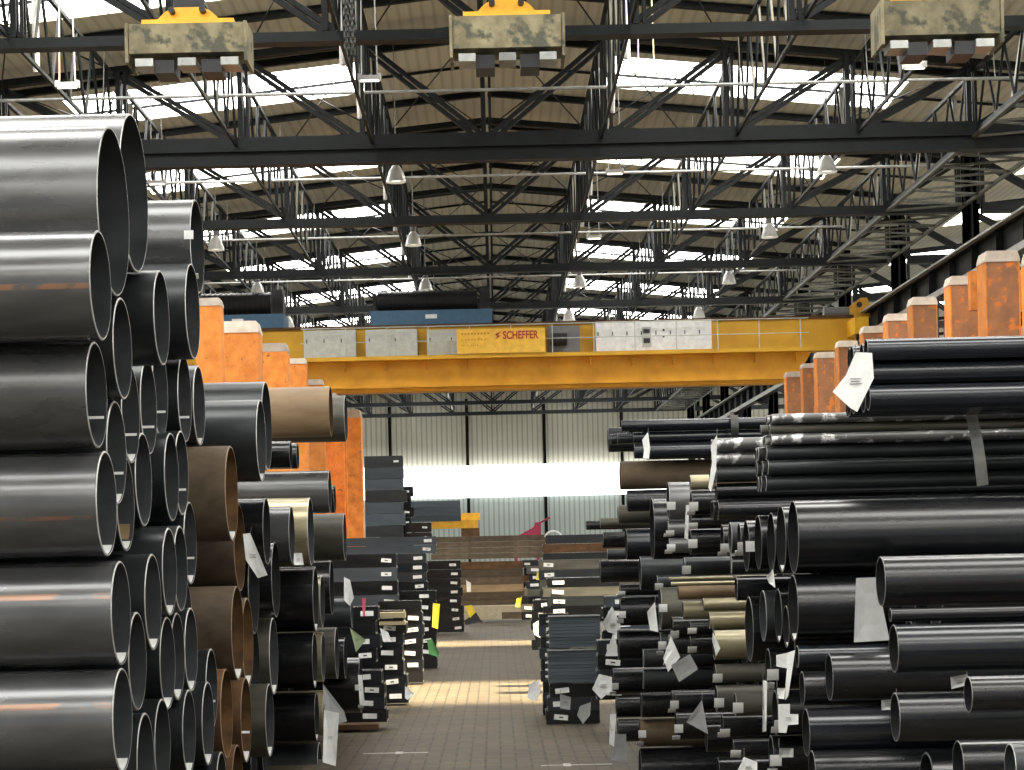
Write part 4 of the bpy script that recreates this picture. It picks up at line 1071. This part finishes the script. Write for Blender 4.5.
T = [
 ([(243, 534), (250, 533), (268, 575), (258, 578), (246, 560)], 19.0, 'paper', 'slanted white paper tag on the black pipes right of the brown ones', 1),
 ([(294, 553), (302, 553), (304, 565), (294, 565)], 24.8, 'paper', 'small white square tag under the nested grey pipe', 1),
 ([(323, 684), (344, 711), (347, 721), (338, 724), (324, 712)], 22.0, 'grey_paper', 'grey pointed tag above the long white tag lower left', 0),
 ([(324, 710), (339, 713), (336, 766), (323, 762)], 21.8, 'paper', 'long white hanging tag lower left below the grey pointed one', 1),
 ([(344, 577), (350, 580), (354, 598), (350, 606), (344, 600)], 28.0, 'paper', 'white curled tag beneath the orange panel at left', 0),
 ([(350, 628), (366, 640), (356, 652)], 27.0, 'pale_green', 'pale green pointed tag over the dark box sections', 1),
 ([(358, 675), (362, 675), (365, 704), (360, 705)], 26.0, 'paper', 'tall white label on mouth of the wide black barrel pipe', 1),
 ([(362, 598), (366, 598), (365, 616), (363, 616)], 31.0, 'pink_tag', 'pink strip tag on the dark sections at left', 0),
 ([(380, 628), (388, 632), (392, 642), (383, 641)], 33.0, 'paper', 'white bent tag in front of second stack at left', 0),
 ([(405, 686), (415, 694), (408, 700), (405, 698)], 34.0, 'paper', 'small white flag tag at corner of the second stack', 0),
 ([(433, 603), (440, 604), (438, 629), (432, 627)], 42.0, 'yellow_tag', 'yellow hanging strip tag on the fourth stack left of aisle', 0),
 ([(427, 640), (432, 639), (439, 652), (438, 657), (429, 654)], 42.0, 'green_tag', 'green bag like tag below the yellow strip tag', 0),
 ([(465, 606), (472, 605), (476, 612), (470, 618)], 62.0, 'yellow_tag', 'yellow cloth on a small heap left of the aisle end', 0),
 ([(476, 612), (482, 622), (466, 625), (464, 621)], 62.0, 'rubber_black', 'small dark heap under the yellow cloth at the aisle end', 0),
 ([(466, 580), (471, 583), (471, 592), (467, 592)], 62.0, 'paper', 'white tag at corner of the last black stack', 0),
 ([(872, 353), (873.5, 378), (857, 412), (850, 408), (832, 392), (846, 375), (856, 352)], 14.6, 'paper', 'big white sheet hanging at the end of the blue black tubes', 1),
 ([(856, 578), (886, 577), (882, 604), (889, 640), (853, 642)], 13.6, 'grey_paper', 'large folded grey sheet at the end of the glossy pipe on right', 0),
 ([(713, 632), (720, 648), (716, 656), (712, 640)], 17.3, 'paper', 'white slim tag left of the lowest cream tube', 0),
 ([(748, 616), (754, 606), (757, 625), (754, 634), (748, 624)], 17.0, 'paper', 'white curved tag at mouth of the slate pipe end', 0),
 ([(766, 577), (773, 569), (775, 588), (769, 583)], 15.0, 'paper', 'small white triangle tag left of the dark open ends', 0),
 ([(776, 655), (787, 653), (795, 650), (793, 664), (788, 696), (785, 700), (788, 668), (776, 666)], 14.6, 'paper', 'white bent tag with long tail among the stickers at right', 0),
 ([(778, 704), (790, 704), (790, 714), (798, 714), (798, 724), (788, 725), (786, 733), (778, 732)], 14.4, 'paper', 'cluster of white square tags right of the upright strip', 1),
 ([(779, 748), (793, 748), (793, 757), (779, 757)], 14.4, 'grey_paper', 'pale square tag lowest at right near the lower edge', 0),
 ([(777, 688), (785, 688), (784, 699), (777, 698)], 14.5, 'paper', 'small white sticker tag between bent tag and square cluster', 0),
 ([(763, 680), (767, 681), (766, 731), (762, 732)], 15.4, 'paper', 'long upright white strip tag on the right', 0),
 ([(671, 635), (673, 650), (663, 665), (667, 651)], 19.5, 'paper', 'pointed white tag above the grey square tag', 1),
 ([(663, 658), (671, 636), (680, 657), (668, 672)], 19.6, 'paper', 'white kite shaped tag behind the grey square tag', 0),
 ([(671, 665), (690, 654), (698, 669), (679, 682)], 19.0, 'grey_paper', 'grey square tag tilted among the dark pipe ends', 0),
 ([(702, 700), (708, 734), (686, 722)], 17.6, 'grey_paper', 'big grey triangular tag low on the right', 0),
 ([(744, 757), (757, 762), (757, 775), (735, 775)], 14.8, 'paper', 'white tag cut by the lower edge right of centre', 1),
 ([(655, 602), (658, 632), (650, 630), (647, 612)], 21.0, 'paper', 'curled white tag left of the shiny stack end pipe', 0),
 ([(612, 606), (621, 625), (619, 635), (608, 632), (602, 624)], 26.0, 'paper', 'printed white tag tilted beside the black pipe ends', 1),
 ([(613, 634), (616, 641), (618, 656), (605, 656)], 26.5, 'paper', 'white triangular tag below the printed tilted one', 0),
 ([(599, 674), (612, 677), (612, 690), (601, 699), (592, 689)], 25.0, 'paper', 'creased white tag over the black box sections right of aisle', 1),
 ([(560, 694), (571, 697), (570, 710), (560, 708)], 30.0, 'grey_paper', 'small pale tag low beside the right aisle edge', 1),
 ([(580, 706), (591, 702), (590, 715), (583, 724), (577, 715)], 29.0, 'grey_paper', 'grey leaf shaped tag low on the right of aisle', 0),
 ([(529, 684), (539, 680), (541, 690), (537, 701), (527, 698)], 30.8, 'paper', 'white fluttering tag over the paving at the right aisle edge', 0),
 ([(533, 624), (545, 616), (548, 625), (540, 638), (534, 634)], 37.0, 'paper', 'bright white crumpled tag high on the right aisle edge', 0),
 ([(546, 592), (556, 587), (558, 592), (549, 597)], 42.0, 'paper', 'white tilted tag on the middle row right of aisle', 0),
 ([(554, 600), (565, 600), (565, 604), (554, 604)], 42.0, 'paper', 'narrow white tag on middle row right of aisle', 0),
 ([(610, 714), (616, 714), (614, 747), (609, 744)], 24.0, 'paper', 'white narrow tag hanging down over the paving near lower edge', 1),
 ([(614, 734), (626, 734), (626, 762), (611, 760)], 24.3, 'grey_paper', 'clear grey sleeve hanging beside the narrow white tag', 0),
 ([(537, 572), (541, 571), (545, 580), (536, 580)], 50.0, 'yellow_tag', 'yellow rag on the far row right of the aisle', 0),
 ([(517, 598), (522, 597), (520, 607), (515, 607)], 58.0, 'yellow_tag', 'yellow rag at far right edge of the aisle', 0),
 ([(711, 445), (717, 435), (716, 470), (711, 492), (708, 488), (712, 462)], 18.6, 'paper', 'white torn wrapping at the end of the ribbed bundle', 0),
 ([(648, 432), (650, 448), (649, 459), (643, 458), (644, 450), (642, 440)], 24.2, 'paper', 'white wrinkled tape on the upper blue grey bundle', 0),
 ([(686, 505), (689, 505), (688, 540), (684, 538)], 20.6, 'paper', 'white tape strip between the stickered pipe ends', 0),
 ([(730, 552), (735, 553), (735, 577), (731, 577)], 17.6, 'paper', 'long white label among the dark ends under the ribbed bundle', 0),
 ([(950 + 0, 677), (967, 674), (969, 684), (951, 689)], 13.0, 'grey_paper', 'tilted paper sticker in front of the dull black pipe', 1),
 ([(881, 700), (897, 699), (898, 709), (881, 710)], 12.9, 'grey_paper', 'paper sticker at mouth of the low black pipe on right', 1),
]
for pts, Y, m, lab, pr in T:
    # pull the tag just in front of whatever lies there
    sheet(pts, Y, m, lab, pr=bool(pr), bend=.02, cord=(m in ('paper', 'grey_paper')))
# white lines and plates on the paving
for (px0, px1, py, Y, lab) in ((363, 428, 751, 27.6, 'left'), (541, 612, 766.5, 25.6, 'right')):
    x0 = at(px0, py, Y)[0]; x1 = at(px1, py, Y)[0]
    t = empty('floor_marking', ((x0 + x1) / 2, Y, 0), 'thin white cross line painted on the paving near the %s piles' % lab, 'floor marking')
    b = MB(); b.box((0, 0, .003), (x1 - x0, .05, .004)); b.build('line', 'pale_paint', t)
    b = MB(); b.box((.05 if lab == 'left' else -.12, 0, .004), (.1, .3, .005)); b.build('plate', 'pale_paint', t)

# ---------------------------------------------------------------- light
w = bpy.data.worlds.new('sky'); sc.world = w; w.use_nodes = True
bg = w.node_tree.nodes['Background']; bg.inputs[0].default_value = (0.93, 0.97, 1.0, 1); bg.inputs[1].default_value = 0.6
s = bpy.data.lights.new('sun', 'SUN'); s.energy = 150; s.angle = math.radians(7); s.color = (1, .84, .58)
so = bpy.data.objects.new('sun', s); COL.objects.link(so)
d = Vector((-.45, .15, -1)).normalized()
so.rotation_euler = d.to_track_quat('-Z', 'Y').to_euler()
vs = sc.view_settings
sc.display_settings.display_device = 'sRGB'
vs.view_transform = 'Standard'; vs.look = 'None'; vs.gamma = 1.0; vs.use_curve_mapping = False; vs.exposure = 0.0
sc.cycles.max_bounces = 8; sc.cycles.diffuse_bounces = 5; sc.cycles.glossy_bounces = 4; sc.cycles.transparent_max_bounces = 8
sc.cycles.sample_clamp_indirect = 8
